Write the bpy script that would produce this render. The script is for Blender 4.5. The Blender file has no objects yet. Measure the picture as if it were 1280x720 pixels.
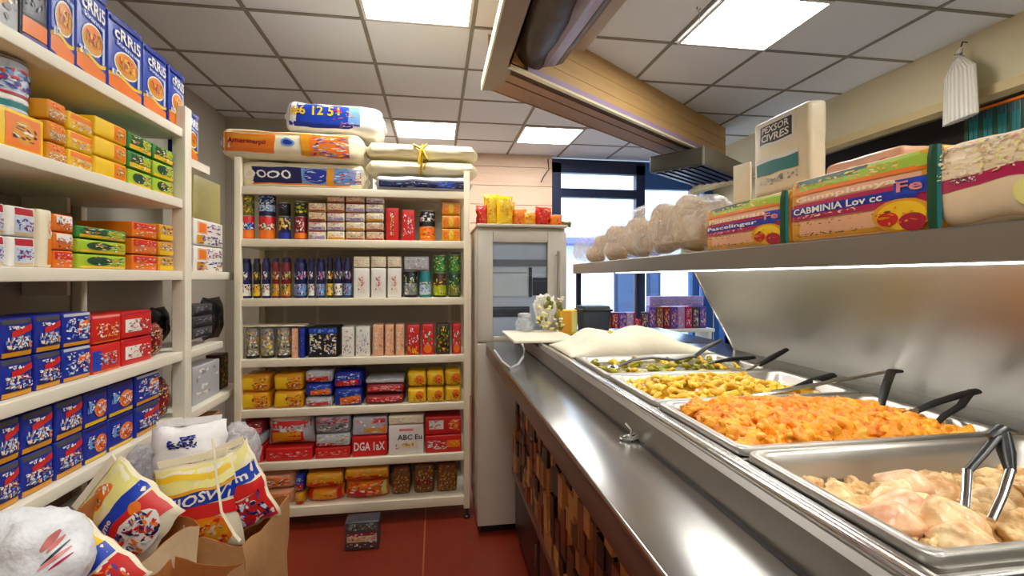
import bpy, math, random
from mathutils import Vector, Matrix, noise, Euler
PI = math.pi
sc = bpy.context.scene
COL = sc.collection
# ------------------------------------------------------------------ camera
TH = math.radians(8.85); CT, ST = math.cos(TH), math.sin(TH)
F, CX, CY, HC = 610.0, 640.0, 347.0, 1.45
cam_d = bpy.data.cameras.new('camera'); cam = bpy.data.objects.new('camera', cam_d); COL.objects.link(cam)
cam.location = (0, 0, HC); cam.rotation_euler = (PI/2, 0, -TH)
cam_d.sensor_width = 36; cam_d.lens = F/1280*36; cam_d.shift_y = -13/1280; cam_d.clip_start = .02
sc.camera = cam
sc.view_settings.view_transform = 'Standard'; sc.view_settings.look = 'None'
sc.view_settings.gamma = 1; sc.view_settings.use_curve_mapping = False
sc.view_settings.exposure = 0.85

def ray(px, py=CY):
    x = (px-CX)/F
    return Vector((x*CT+ST, -x*ST+CT, -(py-CY)/F))
def onX(px, X): r = ray(px); return r.y*X/r.x           # world Y where column px meets plane X
def onY(px, Y): r = ray(px); return r.x*Y/r.y           # world X where column px meets plane Y
def onZ(px, py, z):
    r = ray(px, py); t = (z-HC)/r.z
    return Vector((r.x*t, r.y*t, z))
def at(px, py, d):
    r = ray(px, py)*d
    return Vector((r.x, r.y, HC+r.z))
def dep(X, Y): return X*ST+Y*CT

# ------------------------------------------------------------------ materials
def lin(c):
    c = c.lstrip('#'); o = []
    for i in (0, 2, 4):
        s = int(c[i:i+2], 16)/255
        o.append(s/12.92 if s <= .04045 else ((s+.055)/1.055)**2.4)
    return (*o, 1)
MATS = {}
def mat(name, col, rough=.5, metal=0, var=.12, scale=30, bump=0, bscale=60, spec=.5, stretch=None):
    if name in MATS: return MATS[name]
    m = bpy.data.materials.new(name); m.use_nodes = True; nt = m.node_tree; N = nt.nodes; L = nt.links
    b = N['Principled BSDF']; b.inputs['Roughness'].default_value = rough; b.inputs['Metallic'].default_value = metal
    b.inputs['Specular IOR Level'].default_value = spec
    c = lin(col) if isinstance(col, str) else (*col, 1)
    tc = N.new('ShaderNodeTexCoord'); mp = N.new('ShaderNodeMapping'); L.new(tc.outputs['Object'], mp.inputs['Vector'])
    if stretch: mp.inputs['Scale'].default_value = stretch
    nz = N.new('ShaderNodeTexNoise'); nz.inputs['Scale'].default_value = scale; nz.inputs['Detail'].default_value = 4
    L.new(mp.outputs[0], nz.inputs['Vector'])
    mx = N.new('ShaderNodeMix'); mx.data_type = 'RGBA'
    mx.inputs[6].default_value = tuple(x*(1-var) for x in c[:3])+(1,)
    mx.inputs[7].default_value = tuple(min(1, x*(1+var)) for x in c[:3])+(1,)
    L.new(nz.outputs['Fac'], mx.inputs[0]); L.new(mx.outputs[2], b.inputs['Base Color'])
    if bump:
        n2 = N.new('ShaderNodeTexNoise'); n2.inputs['Scale'].default_value = bscale; n2.inputs['Detail'].default_value = 3
        L.new(mp.outputs[0], n2.inputs['Vector'])
        bp = N.new('ShaderNodeBump'); bp.inputs['Strength'].default_value = bump; bp.inputs['Distance'].default_value = .01
        L.new(n2.outputs['Fac'], bp.inputs['Height']); L.new(bp.outputs[0], b.inputs['Normal'])
    MATS[name] = m
    return m
PRINT = dict(blue='1b2f9c', navy='171a52', royal='1440b4', sky='6f9fd8', pale='c9d6ea', white='efece4', cream='efe4c4', tan='d8b98a',
             yellow='f2c51d', gold='e09a1a', orange='ee7a16', red='d3201d', crimson='b01430', maroon='7a1420', pink='e58a86',
             magenta='b3174f', purple='5d3f97', lilac='a691c6', green='2c8a3a', lime='a4c42a', teal='147a7c', olive='77762a',
             dkgreen='154a2c', brown='7a4a22', dkbrown='3b2313', black='15151b', grey='8a8a8c', dkgrey='45454c', silver='b9bbc0',
             peach='f0b48c', ltyellow='ece28a')
def pm(c):
    return mat('print_'+c, PRINT[c], .38, 0, .08, 25)
STEEL = mat('brushed_steel', (.46, .45, .43), .22, 1, .08, 14, .02, 40, stretch=(1, 14, 14))
STEELD = mat('dull_steel', (.34, .32, .29), .40, 1, .06, 5, .02, 30)
STEEL2 = mat('satin_steel', (.52, .50, .46), .38, 1, .10, 6, .03, 30)
CHROME = mat('chrome', (.75, .75, .74), .13, 1, .05)
WHITEP = mat('painted_shelf', 'e9e2cf', .45, 0, .05, 8)
RACKP = mat('cream_enamel', 'e8dfc4', .42, 0, .05, 8)
BLACKP = mat('black_plastic', '121215', .35, 0, .1)
DARK = mat('dark_void', '17130f', .7)
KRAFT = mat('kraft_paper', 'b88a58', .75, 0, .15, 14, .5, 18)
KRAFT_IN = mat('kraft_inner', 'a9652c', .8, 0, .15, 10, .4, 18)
def plastic(name, col, alpha, rough=.2, bump=.6, bs=22):
    m = bpy.data.materials.new(name); m.use_nodes = True; N = m.node_tree.nodes; L = m.node_tree.links
    b = N['Principled BSDF']; b.inputs['Base Color'].default_value = lin(col); b.inputs['Roughness'].default_value = rough
    out = N['Material Output']; tr = N.new('ShaderNodeBsdfTransparent'); mx = N.new('ShaderNodeMixShader')
    tc = N.new('ShaderNodeTexCoord'); nz = N.new('ShaderNodeTexNoise'); nz.inputs['Scale'].default_value = bs; nz.inputs['Detail'].default_value = 5
    nz.inputs['Distortion'].default_value = 1.2
    L.new(tc.outputs['Object'], nz.inputs['Vector'])
    bp = N.new('ShaderNodeBump'); bp.inputs['Strength'].default_value = bump; bp.inputs['Distance'].default_value = .02
    L.new(nz.outputs['Fac'], bp.inputs['Height']); L.new(bp.outputs[0], b.inputs['Normal'])
    rp = N.new('ShaderNodeMapRange'); rp.inputs[1].default_value = .3; rp.inputs[2].default_value = .7
    rp.inputs[3].default_value = max(0, alpha-.15); rp.inputs[4].default_value = min(1, alpha+.15)
    L.new(nz.outputs['Fac'], rp.inputs[0]); L.new(rp.outputs[0], mx.inputs[0])
    L.new(tr.outputs[0], mx.inputs[1]); L.new(b.outputs[0], mx.inputs[2]); L.new(mx.outputs[0], out.inputs[0])
    return m
def emit(name, col, s):
    m = bpy.data.materials.new(name); m.use_nodes = True; N = m.node_tree.nodes
    b = N['Principled BSDF']; b.inputs['Base Color'].default_value = (.8, .8, .8, 1)
    b.inputs['Emission Color'].default_value = lin(col); b.inputs['Emission Strength'].default_value = s
    return m

# ------------------------------------------------------------------ mesh builder
class MB:
    def __init__(s): s.v = []; s.f = []; s.mi = []; s.slots = []
    def slot(s, m):
        if m not in s.slots: s.slots.append(m)
        return s.slots.index(m)
    def add(s, vs, fs, m):
        b = len(s.v); k = s.slot(m); s.v += [tuple(v) for v in vs]
        for f in fs: s.f.append([b+i for i in f]); s.mi.append(k)
    def box(s, x0, x1, y0, y1, z0, z1, m):
        s.add([(x0,y0,z0),(x1,y0,z0),(x1,y1,z0),(x0,y1,z0),(x0,y0,z1),(x1,y0,z1),(x1,y1,z1),(x0,y1,z1)],
              [(0,3,2,1),(4,5,6,7),(0,1,5,4),(1,2,6,5),(2,3,7,6),(3,0,4,7)], m)
    def rbox(s, x0, x1, y0, y1, z0, z1, m, r=.004, n=1, k=2, fn=None):
        c = Vector(((x0+x1)/2, (y0+y1)/2, (z0+z1)/2)); Lh = [abs(x1-x0)/2, abs(y1-y0)/2, abs(z1-z0)/2]
        r = min(r, min(Lh)*.98); ax = []
        for l in Lh:
            a = [-l+r*i/k for i in range(k)]; b = [-(l-r)+2*(l-r)*i/n for i in range(n+1)]; e = [l-r+r*(i+1)/k for i in range(k)]
            ax.append(a+b+e)
        idx = {}; vs = []; fs = []
        def vid(p):
            key = tuple(round(t, 6) for t in p)
            if key in idx: return idx[key]
            q = Vector([max(-(l-r), min(l-r, t)) for t, l in zip(p, Lh)]); d = Vector(p)-q
            o = q+d.normalized()*r if d.length > 1e-9 else Vector(p)
            if fn: o = Vector(fn(o, Lh))
            idx[key] = len(vs); vs.append(c+o); return idx[key]
        for a in range(3):
            b1, b2 = (a+1) % 3, (a+2) % 3
            for sg in (-1, 1):
                for i in range(len(ax[b1])-1):
                    for j in range(len(ax[b2])-1):
                        q = []
                        for (ii, jj) in ((i, j), (i+1, j), (i+1, j+1), (i, j+1)):
                            p = [0, 0, 0]; p[a] = sg*Lh[a]; p[b1] = ax[b1][ii]; p[b2] = ax[b2][jj]; q.append(vid(p))
                        fs.append(q if sg > 0 else q[::-1])
        s.add(vs, fs, m)
    def loft(s, loops, m, cap0=False, cap1=False, close=True):
        n = len(loops[0]); vs = [p for l in loops for p in l]; fs = []
        for i in range(len(loops)-1):
            for j in range(n if close else n-1):
                k = (j+1) % n; fs.append((i*n+j, i*n+k, (i+1)*n+k, (i+1)*n+j))
        if cap0: fs.append(tuple(range(n))[::-1])
        if cap1: fs.append(tuple(range((len(loops)-1)*n, len(loops)*n)))
        s.add(vs, fs, m)
    def tube(s, pts, r, m, n=8, flat=1.0):
        pts = [Vector(p) for p in pts]; rs = r if isinstance(r, (list, tuple)) else [r]*len(pts); loops = []
        t0 = (pts[1]-pts[0]).normalized(); up = Vector((0, 0, 1)) if abs(t0.z) < .9 else Vector((1, 0, 0))
        for i, p in enumerate(pts):
            t = (pts[min(i+1, len(pts)-1)]-pts[max(i-1, 0)]).normalized()
            a = t.cross(up).normalized(); b = a.cross(t).normalized()
            loops.append([p+a*rs[i]*math.cos(2*PI*k/n)+b*rs[i]*flat*math.sin(2*PI*k/n) for k in range(n)])
        s.loft(loops, m, True, True)
    def lathe(s, prof, m, n=20, c=(0, 0, 0)):
        s.loft([[(c[0]+r*math.cos(2*PI*k/n), c[1]+r*math.sin(2*PI*k/n), c[2]+z) for k in range(n)] for r, z in prof], m, True, True)
    def mesh(s, name, smooth=40):
        me = bpy.data.meshes.new(name); me.from_pydata(s.v, [], s.f)
        for m in s.slots: me.materials.append(m)
        me.polygons.foreach_set('material_index', s.mi)
        if smooth:
            me.polygons.foreach_set('use_smooth', [True]*len(s.f)); me.update()
            me.set_sharp_from_angle(angle=math.radians(smooth))
        me.update(); return me
    def build(s, name, parent=None, smooth=40, loc=None, rz=0):
        return put(name, s.mesh(name, smooth), parent, loc, rz)
def put(name, me, parent=None, loc=None, rz=0):
    o = bpy.data.objects.new(name, me); COL.objects.link(o)
    if parent: o.parent = parent
    if loc is not None: o.location = loc
    if rz: o.rotation_euler = (0, 0, rz)
    return o
def tag(o, label, cat, group=None, kind=None):
    o['label'] = label; o['category'] = cat
    if group: o['group'] = group
    if kind: o['kind'] = kind
    return o
def thing(name, label, cat, loc=(0, 0, 0), rz=0, group=None):
    o = bpy.data.objects.new(name, None); COL.objects.link(o); o.location = loc; o.rotation_euler = (0, 0, rz); o.empty_display_size = .05
    return tag(o, label, cat, group)
def struct(name, mb, smooth=0):
    o = mb.build(name, None, smooth); o['kind'] = 'structure'; o['category'] = name.split('_')[0]; return o
ORD = ['first', 'second', 'third', 'fourth', 'fifth', 'sixth', 'seventh', 'eighth', 'ninth', 'tenth', 'eleventh', 'twelfth', 'thirteenth',
       'fourteenth', 'fifteenth', 'sixteenth', 'seventeenth', 'eighteenth', 'nineteenth', 'twentieth']

# ------------------------------------------------------------------ printed packs
_txt = {}
def text_geo(t):
    if t in _txt: return _txt[t]
    cu = bpy.data.curves.new('t', 'FONT'); cu.body = t; cu.resolution_u = 2; cu.offset = .022; cu.fill_mode = 'FRONT'
    o = bpy.data.objects.new('t', cu); me = o.to_mesh()
    vs = [(v.co.x, v.co.y) for v in me.vertices]; fs = [tuple(p.vertices) for p in me.polygons]
    o.to_mesh_clear(); bpy.data.objects.remove(o); bpy.data.curves.remove(cu)
    x0 = min(v[0] for v in vs); x1 = max(v[0] for v in vs); y0 = min(v[1] for v in vs); y1 = max(v[1] for v in vs)
    vs = [((x-x0)/(x1-x0), (y-y0)/(y1-y0)) for x, y in vs]
    _txt[t] = (vs, fs); return _txt[t]
def R(u0, v0, u1, v1, c, sk=0): return ('r', u0, v0, u1, v1, c, sk)
def E(cu, cv, ru, rv, c): return ('e', cu, cv, ru, rv, c)
def T(t, u0, v0, u1, v1, c, sl=0): return ('t', t, u0, v0, u1, v1, c, sl)
def S(u0, v0, u1, v1, cs, n=16, sz=.08): return ('s', u0, v0, u1, v1, cs, n, sz)
def W(v0, v1, amp, ph, c, per=1): return ('w', v0, v1, amp, ph, c, per)
def decals(mb, surf, items, seed=0):
    rnd = random.Random(seed)
    for k, it in enumerate(items):
        o = .0008+.0005*k; ty = it[0]
        if ty in 'rw':
            n = 8
            if ty == 'r': _, u0, v0, u1, v1, c, sk = it
            else: u0, u1 = .02, .98; _, v0, v1, amp, ph, c, per = it; n = 12
            nv = max(1, int(abs(v1-v0)*8)+1); vs = []; fs = []
            for j in range(nv+1):
                for i in range(n+1):
                    u = u0+(u1-u0)*i/n; v = v0+(v1-v0)*j/nv
                    if ty == 'w': v += amp*math.sin(2*PI*per*u+ph)
                    else: v += sk*(u-.5)
                    vs.append(surf(u, min(.985, max(.015, v)), o))
            for j in range(nv):
                for i in range(n): a = j*(n+1)+i; fs.append((a, a+1, a+n+2, a+n+1))
            mb.add(vs, fs, pm(c))
        elif ty == 'e':
            _, cu, cv, ru, rv, c = it; n = 18; vs = [surf(cu, cv, o)]
            for q in (.55, 1):
                vs += [surf(cu+ru*q*math.cos(2*PI*i/n), cv+rv*q*math.sin(2*PI*i/n), o) for i in range(n)]
            fs = [(0, 1+i, 1+(i+1) % n) for i in range(n)]+[(1+i, 1+n+i, 1+n+(i+1) % n, 1+(i+1) % n) for i in range(n)]
            mb.add(vs, fs, pm(c))
        elif ty == 't':
            _, t, u0, v0, u1, v1, c, sl = it; vs, fs = text_geo(t)
            mb.add([surf(u0+(u1-u0)*x, v0+(v1-v0)*y+sl*(x-.5), o+.0012) for x, y in vs], fs, pm(c))
        else:
            _, u0, v0, u1, v1, cs, n, sz = it
            n = int(n*1.8); sz *= .78
            for q in range(n):
                cu = rnd.uniform(u0, u1); cv = rnd.uniform(v0, v1); a = rnd.uniform(-.6, .6)+rnd.choice((0, 0, PI/2))
                l = sz*rnd.uniform(.5, 1.3); w = sz*rnd.uniform(.25, .6); oo = o+.00004*q; vs = []
                for i in range(6):
                    t = 2*PI*i/6; x, y = l*math.cos(t), w*math.sin(t)
                    vs.append(surf(min(u1, max(u0, cu+x*math.cos(a)-y*math.sin(a))), min(v1, max(v0, cv+x*math.sin(a)+y*math.cos(a))), oo))
                mb.add(vs, [tuple(range(6))], pm(rnd.choice(cs)))
def brick_mesh(name, w, h, d, body, items, r=.006, bulge=.004, seed=0, wob=0):
    mb = MB(); L = (w/2, d/2, h/2); r = min(r, w*.4, h*.4, d*.4)
    def bl(x, z): return bulge*max(0, (1-(x/L[0])**2)*(1-(z/L[2])**2))**.8
    def fn(o, Lh):
        o = o.copy()
        if o.y < -Lh[1]*.5: o.y -= bl(o.x, o.z)
        elif o.y > Lh[1]*.5: o.y += bl(o.x, o.z)
        if wob:
            o.z += wob*noise.noise((o.x*14+seed, o.y*14, o.z*14)); o.x += wob*noise.noise((o.x*14, o.y*14+seed, o.z*14+5))
        return o
    mb.rbox(-L[0], L[0], -L[1], L[1], 0, h, pm(body) if isinstance(body, str) else body, r, 6, 2, fn)
    def surf(u, v, off):
        p = Vector(((u-.5)*w, -L[1], (v-.5)*h)); q = Vector([max(-(l-r), min(l-r, t)) for t, l in zip(p, L)]); dd = (p-q).normalized()
        o = q+dd*r
        o = fn(o, L)+dd*off
        return (o.x, o.y, o.z+h/2)
    decals(mb, surf, items, seed)
    return mb.mesh(name, 40)
def can_mesh(name, w, h, body, items, seed=0):
    mb = MB(); r = w/2
    mb.lathe([(r*.9, 0), (r, .004), (r, h-.004), (r*.93, h)], pm(body) if isinstance(body, str) else body, 20)
    def surf(u, v, off):
        a = -PI/2+(u-.5)*2.9
        return ((r+off)*math.cos(a), (r+off)*math.sin(a), v*h)
    decals(mb, surf, items, seed)
    return mb.mesh(name, 40)
def pillow_mesh(name, w, h, d, body, items, seed=0, pin=.05, wob=.006, ex=2.6):
    mb = MB(); n = 14
    def pt(u, v, sg, off=0):
        a, b = abs(2*u-1), abs(2*v-1)
        t = d/2*max(0, 1-a**ex)**.62*max(0, 1-b**ex)**.62
        x = (u-.5)*w*(1-pin*(1-b*b)*.3); z = (v-.5)*h*(1-pin*(1-a*a))
        t *= 1+.12*noise.noise((u*5+seed, v*5, sg*3))
        z += wob*noise.noise((u*4+seed*1.7, v*4, 2)); x += wob*noise.noise((v*5+seed, u*3, 7))
        return (x, sg*(t+off), z+h/2)
    for sg in (-1, 1):
        vs = [pt(i/n, j/n, sg) for j in range(n+1) for i in range(n+1)]
        fs = []
        for j in range(n):
            for i in range(n):
                a = j*(n+1)+i; q = (a, a+1, a+n+2, a+n+1); fs.append(q if sg < 0 else q[::-1])
        mb.add(vs, fs, pm(body) if isinstance(body, str) else body)
    decals(mb, lambda u, v, off: pt(u, v, -1, off*1.6), items, seed)
    return mb.mesh(name, 50)
# bottle shoulder + cap
def bottle_mesh(name, w, h, body, items, seed=0):
    mb = MB(); r = w/2
    mb.lathe([(r*.9, 0), (r, .006), (r, h*.80), (r*.92, h*.84), (r*.74, h*.88), (r*.72, h*.9)], pm(body), 16)
    def surf(u, v, off):
        a = -PI/2+(u-.5)*2.9
        return ((r+off)*math.cos(a), (r+off)*math.sin(a), v*h)
    decals(mb, surf, items, seed)
    return mb.mesh(name, 40)
WG = ['white', 'pale', 'cream']
D = {}   # design: (shape, body, [decals])
D['blueflour'] = ('brick', 'blue', [R(.04,.02,.96,.15,'gold'), R(.04,.86,.96,.98,'dkgrey'), R(.3,.55,.97,.72,'red',.25), S(.1,.2,.95,.55,['white','pale','sky','orange','white'],34,.075), S(.2,.72,.7,.82,['white'],7,.07), R(.1,.17,.9,.24,'navy')])
D['blueflour2'] = ('brick', 'blue', [R(.04,.02,.96,.13,'yellow'), R(.04,.88,.96,.98,'navy'), E(.66,.45,.28,.26,'orange'), S(.42,.28,.92,.62,['white','red','pale'],20,.07), S(.1,.4,.38,.75,['sky','white'],12,.07), T('1',.14,.4,.24,.7,'sky')])
D['blueflour3'] = ('brick', 'blue', [R(.04,.02,.96,.13,'gold'), R(.04,.9,.96,.98,'silver'), S(.08,.2,.92,.85,['white','sky','pale','royal','white'],44,.07), R(.5,.5,.9,.7,'orange',.2), S(.45,.3,.92,.66,['red','white'],14,.06)])
D['redpack'] = ('brick', 'red', [R(.04,.9,.96,.98,'pink'), S(.12,.2,.88,.7,['orange','white','yellow','peach'],34,.07), R(.06,.02,.94,.08,'orange')])
D['redwhite'] = ('brick', 'red', [R(.04,.9,.96,.98,'crimson'), R(.08,.22,.6,.72,'white'), E(.66,.5,.15,.2,'red'), S(.15,.25,.9,.7,['white','pink','grey','crimson'],26,.07)])
D['redblue'] = ('brick', 'red', [R(.03,.1,.3,.8,'royal'), S(.2,.25,.8,.7,['white','sky','orange'],26,.07), R(.06,.02,.94,.08,'orange')])
D['candy'] = ('pillow', 'maroon', [S(.06,.06,.94,.94,['white','green','yellow','teal','red','peach'],70,.05)])
D['darkbag'] = ('pillow', 'black', [S(.1,.2,.9,.8,['dkgrey','maroon','dkbrown'],10,.12)])
D['blueCereal'] = ('brick', 'royal', [R(.03,.02,.97,.2,'orange',-.12), W(.2,.24,.03,0,'yellow'), E(.5,.42,.36,.17,'white'), E(.5,.42,.33,.15,'gold'), E(.5,.44,.27,.11,'orange'), S(.28,.36,.72,.5,['gold','brown','yellow','red'],22,.06), T('cRRi5',.14,.68,.9,.84,'white',-.05), T('kvanne',.2,.6,.8,.66,'pale',-.05), R(.8,.22,.87,.62,'pale'), S(.06,.22,.3,.3,['sky','white'],8,.05), R(.05,.9,.95,.96,'blue')])
D['greybag'] = ('brick', 'dkgrey', [R(.04,.6,.96,.64,'black'), R(.04,.3,.96,.33,'black'), R(.04,.1,.96,.28,'orange'), S(.1,.35,.9,.9,['grey','dkgrey','navy'],18,.08), R(.04,.02,.96,.08,'purple')])
D['whiteorange'] = ('brick', 'silver', [R(.05,.05,.6,.6,'orange'), W(.3,.5,.1,1,'gold'), S(.6,.1,.95,.9,['white','grey'],18,.06)])
D['tin'] = ('can', 'pale', [R(.02,.08,.98,.2,'teal'), R(.02,.22,.98,.3,'white'), S(.05,.4,.95,.85,['blue','purple','white','red','sky'],44,.07), R(.02,.32,.98,.37,'crimson')])
D['yelloworange'] = ('brick', 'yellow', [R(.5,.1,.97,.9,'orange'), S(.3,.15,.8,.6,['white','maroon','brown'],18,.06), R(.03,.05,.1,.95,'green')])
D['orangegrey'] = ('brick', 'gold', [R(.05,.55,.95,.92,'orange'), S(.1,.6,.9,.88,['red','yellow'],10,.08), S(.05,.08,.95,.5,['silver','grey','white','cream'],34,.07)])
D['yellowgrey'] = ('brick', 'yellow', [R(.05,.6,.95,.9,'orange'), S(.1,.1,.9,.55,['gold','silver','white','orange'],26,.08)])
D['yellowplain'] = ('brick', 'yellow', [R(.55,.1,.95,.9,'orange'), E(.75,.5,.12,.3,'gold'), S(.62,.3,.9,.7,['dkbrown','white','maroon'],9,.07)])
D['greenpack'] = ('brick', 'green', [R(.04,.05,.96,.3,'yellow'), R(.1,.35,.55,.85,'dkgreen'), E(.75,.6,.18,.28,'lime'), S(.05,.1,.95,.9,['lime','yellow','red','white','teal'],28,.08)])
D['greenpack2'] = ('brick', 'lime', [R(.04,.04,.96,.2,'yellow'), E(.4,.55,.25,.32,'dkgreen'), S(.3,.2,.95,.85,['orange','navy','white','teal','yellow'],26,.08)])
D['whiteredlabel'] = ('brick', 'white', [R(.2,.72,.85,.95,'crimson'), R(.2,.08,.85,.68,'pale'), S(.22,.2,.84,.62,['purple','blue','crimson','white'],24,.07), R(.2,.06,.85,.14,'tan')])
D['creamsleeve'] = ('brick', 'cream', [R(.6,.05,.96,.5,'orange'), S(.6,.55,.95,.9,['orange','white'],8,.1)])
D['orangewhite'] = ('brick', 'orange', [R(.1,.5,.9,.92,'white'), S(.1,.1,.9,.9,['red','orange','white','grey','navy'],26,.09)])
D['bluebox'] = ('brick', 'navy', [S(.15,.2,.85,.9,['royal','sky','blue'],18,.08)])
D['brownbox'] = ('brick', 'brown', [R(.1,.1,.9,.9,'orange')])
D['orangered'] = ('brick', 'orange', [R(.04,.5,.96,.93,'red'), S(.1,.12,.9,.85,['orange','pink','white','grey','gold'],30,.08)])
D['yellowteal'] = ('brick', 'gold', [S(.1,.4,.9,.9,['teal','black','white','silver'],20,.1), R(.05,.05,.95,.35,'yellow')])
D['whiteblue'] = ('brick', 'white', [R(.1,.45,.4,.9,'peach'), R(.15,.5,.36,.85,'orange'), S(.4,.5,.95,.9,['purple','lilac','crimson','white'],20,.07), R(.08,.05,.3,.38,'gold'), S(.1,.06,.95,.4,['blue','purple','gold'],20,.07)])
D['greystack'] = ('brick', 'dkgrey', [R(.05,.1,.95,.3,'black'), S(.1,.3,.9,.8,['grey','black','silver','dkbrown'],22,.09)])
D['yellowbox'] = ('brick', 'ltyellow', [R(.05,.4,.95,.46,'tan')])
# rack designs
D['cansolive'] = ('can', 'olive', [S(.05,.1,.95,.9,['yellow','dkgreen','lime','gold'],30,.1)])
D['cansred'] = ('can', 'red', [R(.02,.05,.98,.4,'orange'), R(.02,.42,.98,.72,'blue'), S(.05,.4,.95,.75,['white','sky'],16,.09)])
D['cansnavy'] = ('can', 'navy', [R(.02,.2,.98,.5,'pale'), S(.05,.5,.95,.9,['white','sky'],16,.1), S(.05,.2,.95,.5,['sky','navy'],12,.09)])
D['cansredgreen'] = ('can', 'red', [R(.02,.05,.98,.4,'orange'), S(.05,.4,.95,.7,['white','green','cream'],20,.09)])
D['cansblack'] = ('can', 'black', [S(.3,.5,.7,.9,['navy','grey'],8,.1)])
D['cansyellow'] = ('can', 'navy', [S(.05,.4,.95,.95,['yellow','gold','ltyellow'],24,.12), R(.02,.05,.98,.3,'blue')])
D['canslime'] = ('can', 'black', [S(.05,.2,.95,.9,['lime','yellow','green'],22,.11)])
D['cansmaroon'] = ('can', 'maroon', [R(.02,.05,.98,.3,'orange'), S(.3,.35,.75,.9,['pink','white','crimson'],14,.1)])
D['snackpurple'] = ('brick', 'cream', [R(.03,.05,.97,.4,'lilac'), S(.05,.1,.95,.85,['purple','white','lilac','cream','tan'],30,.09), R(.03,.9,.97,.97,'crimson')])
D['snackcream'] = ('brick', 'tan', [R(.03,.05,.97,.2,'crimson'), S(.05,.2,.95,.9,['cream','white','purple','gold','lilac'],30,.09)])
D['snackgold'] = ('brick', 'cream', [R(.03,.04,.97,.3,'gold'), S(.05,.25,.95,.9,['white','tan','lilac','yellow'],30,.09)])
D['redtall'] = ('brick', 'red', [R(.32,.1,.62,.9,'crimson'), S(.35,.15,.6,.85,['yellow','gold','white'],18,.07)])
D['redtall2'] = ('brick', 'red', [S(.1,.15,.9,.85,['pink','white','crimson'],40,.07)])
D['cansbw'] = ('can', 'black', [S(.05,.3,.95,.9,['white','silver'],20,.11)])
D['cansorange'] = ('can', 'orange', [S(.1,.2,.9,.9,['gold','yellow','red'],16,.12)])
D['orangetri'] = ('brick', 'gold', [E(.2,.5,.15,.38,'orange'), E(.5,.5,.14,.38,'yellow'), E(.8,.5,.15,.38,'orange'), S(.08,.1,.92,.9,['yellow','red','gold'],14,.07)])
for nm, b, cs in (('a', 'navy', ['white','red','cream','teal']), ('b', 'black', ['yellow','orange','white','teal']), ('c', 'maroon', ['gold','white','green','peach']), ('d', 'navy', ['sky','white','lilac','crimson'])):
    D['bottle'+nm] = ('bottle', b, [R(.06,.06,.94,.34,cs[0]), S(.08,.08,.92,.33,cs+['black'],22,.08), S(.12,.45,.88,.64,cs,16,.08)])
D['whiteglyph'] = ('brick', 'white', [S(.3,.15,.7,.75,['crimson','pink','cream','white'],16,.09)])
D['whitepack'] = ('brick', 'cream', [S(.1,.2,.9,.85,['silver','white','pink','tan'],16,.09)])
D['greypack'] = ('brick', 'silver', [S(.1,.1,.9,.9,['grey','silver','white'],16,.1)])
D['cangreen'] = ('can', 'green', [S(.05,.1,.95,.9,['lime','white','dkgreen','yellow'],26,.1)])
D['canteal'] = ('can', 'black', [R(.02,.1,.98,.55,'grey'), S(.05,.1,.95,.9,['white','lime','teal','silver'],24,.1)])
D['canteal2'] = ('can', 'teal', [R(.02,.1,.98,.5,'pale'), S(.05,.1,.95,.6,['white','lime','sky'],18,.1)])
D['canlime'] = ('can', 'dkbrown', [R(.02,.08,.98,.5,'lime'), S(.05,.1,.95,.9,['yellow','tan','brown'],18,.1)])
D['canolive'] = ('can', 'dkgreen', [R(.02,.08,.98,.5,'olive'), S(.05,.1,.95,.9,['silver','lime','black'],18,.1)])
D['cangrey'] = ('can', 'grey', [S(.05,.1,.95,.95,['yellow','gold','dkgrey','white','ltyellow'],34,.1), R(.02,.02,.98,.1,'black')])
D['creamtall'] = ('brick', 'peach', [S(.6,.1,.95,.9,['dkbrown','brown'],8,.06), S(.1,.2,.5,.8,['cream','white'],12,.08)])
D['whitetall'] = ('brick', 'white', [S(.1,.1,.9,.9,['silver','pink','grey','white'],22,.09)])
D['bluetall'] = ('brick', 'blue', [S(.2,.3,.8,.8,['sky','royal'],10,.1)])
D['traypack'] = ('brick', 'black', [R(.03,.8,.97,.96,'royal'), S(.06,.1,.46,.78,['silver','ltyellow','white','grey'],26,.08), S(.54,.1,.95,.78,['silver','yellow','purple','white'],26,.08), S(.1,.82,.9,.95,['sky'],6,.07)])
D['redpink'] = ('brick', 'red', [S(.1,.35,.9,.9,['pink','white','crimson'],18,.1), S(.1,.04,.9,.3,['yellow','gold'],12,.1)])
D['redorange'] = ('brick', 'red', [S(.1,.3,.9,.8,['pink','white','green','red'],18,.1), E(.5,.2,.35,.14,'orange')])
D['olivedark'] = ('brick', 'dkbrown', [S(.06,.08,.94,.94,['olive','lime','yellow','orange','green'],34,.08)])
D['yellowbag'] = ('pack', 'gold', [R(.05,.15,.45,.85,'yellow'), S(.4,.15,.95,.8,['orange','red','brown','yellow'],24,.09), S(.5,.1,.9,.45,['navy','maroon','white'],8,.07)])
D['yellowbag2'] = ('pack', 'yellow', [E(.65,.5,.25,.32,'orange'), S(.3,.1,.9,.6,['maroon','brown','gold','red'],16,.08)])
D['bluered'] = ('pack', 'blue', [R(.04,.1,.96,.45,'red',.15), S(.1,.5,.9,.85,['sky','pale','royal'],14,.09), S(.1,.1,.9,.4,['orange','white'],10,.09)])
D['blueorange'] = ('pack', 'blue', [R(.2,.08,.96,.5,'orange',.15), S(.1,.55,.9,.85,['sky','royal'],10,.09), S(.3,.1,.9,.45,['gold','white','red'],12,.08)])
D['redgrey'] = ('pack', 'silver', [R(.04,.1,.96,.5,'red',.15), S(.1,.1,.9,.9,['grey','orange','white'],18,.09)])
D['darkred'] = ('pack', 'maroon', [R(.04,.3,.96,.75,'red'), S(.06,.3,.94,.7,['pink','white','pink'],26,.08)])
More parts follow.
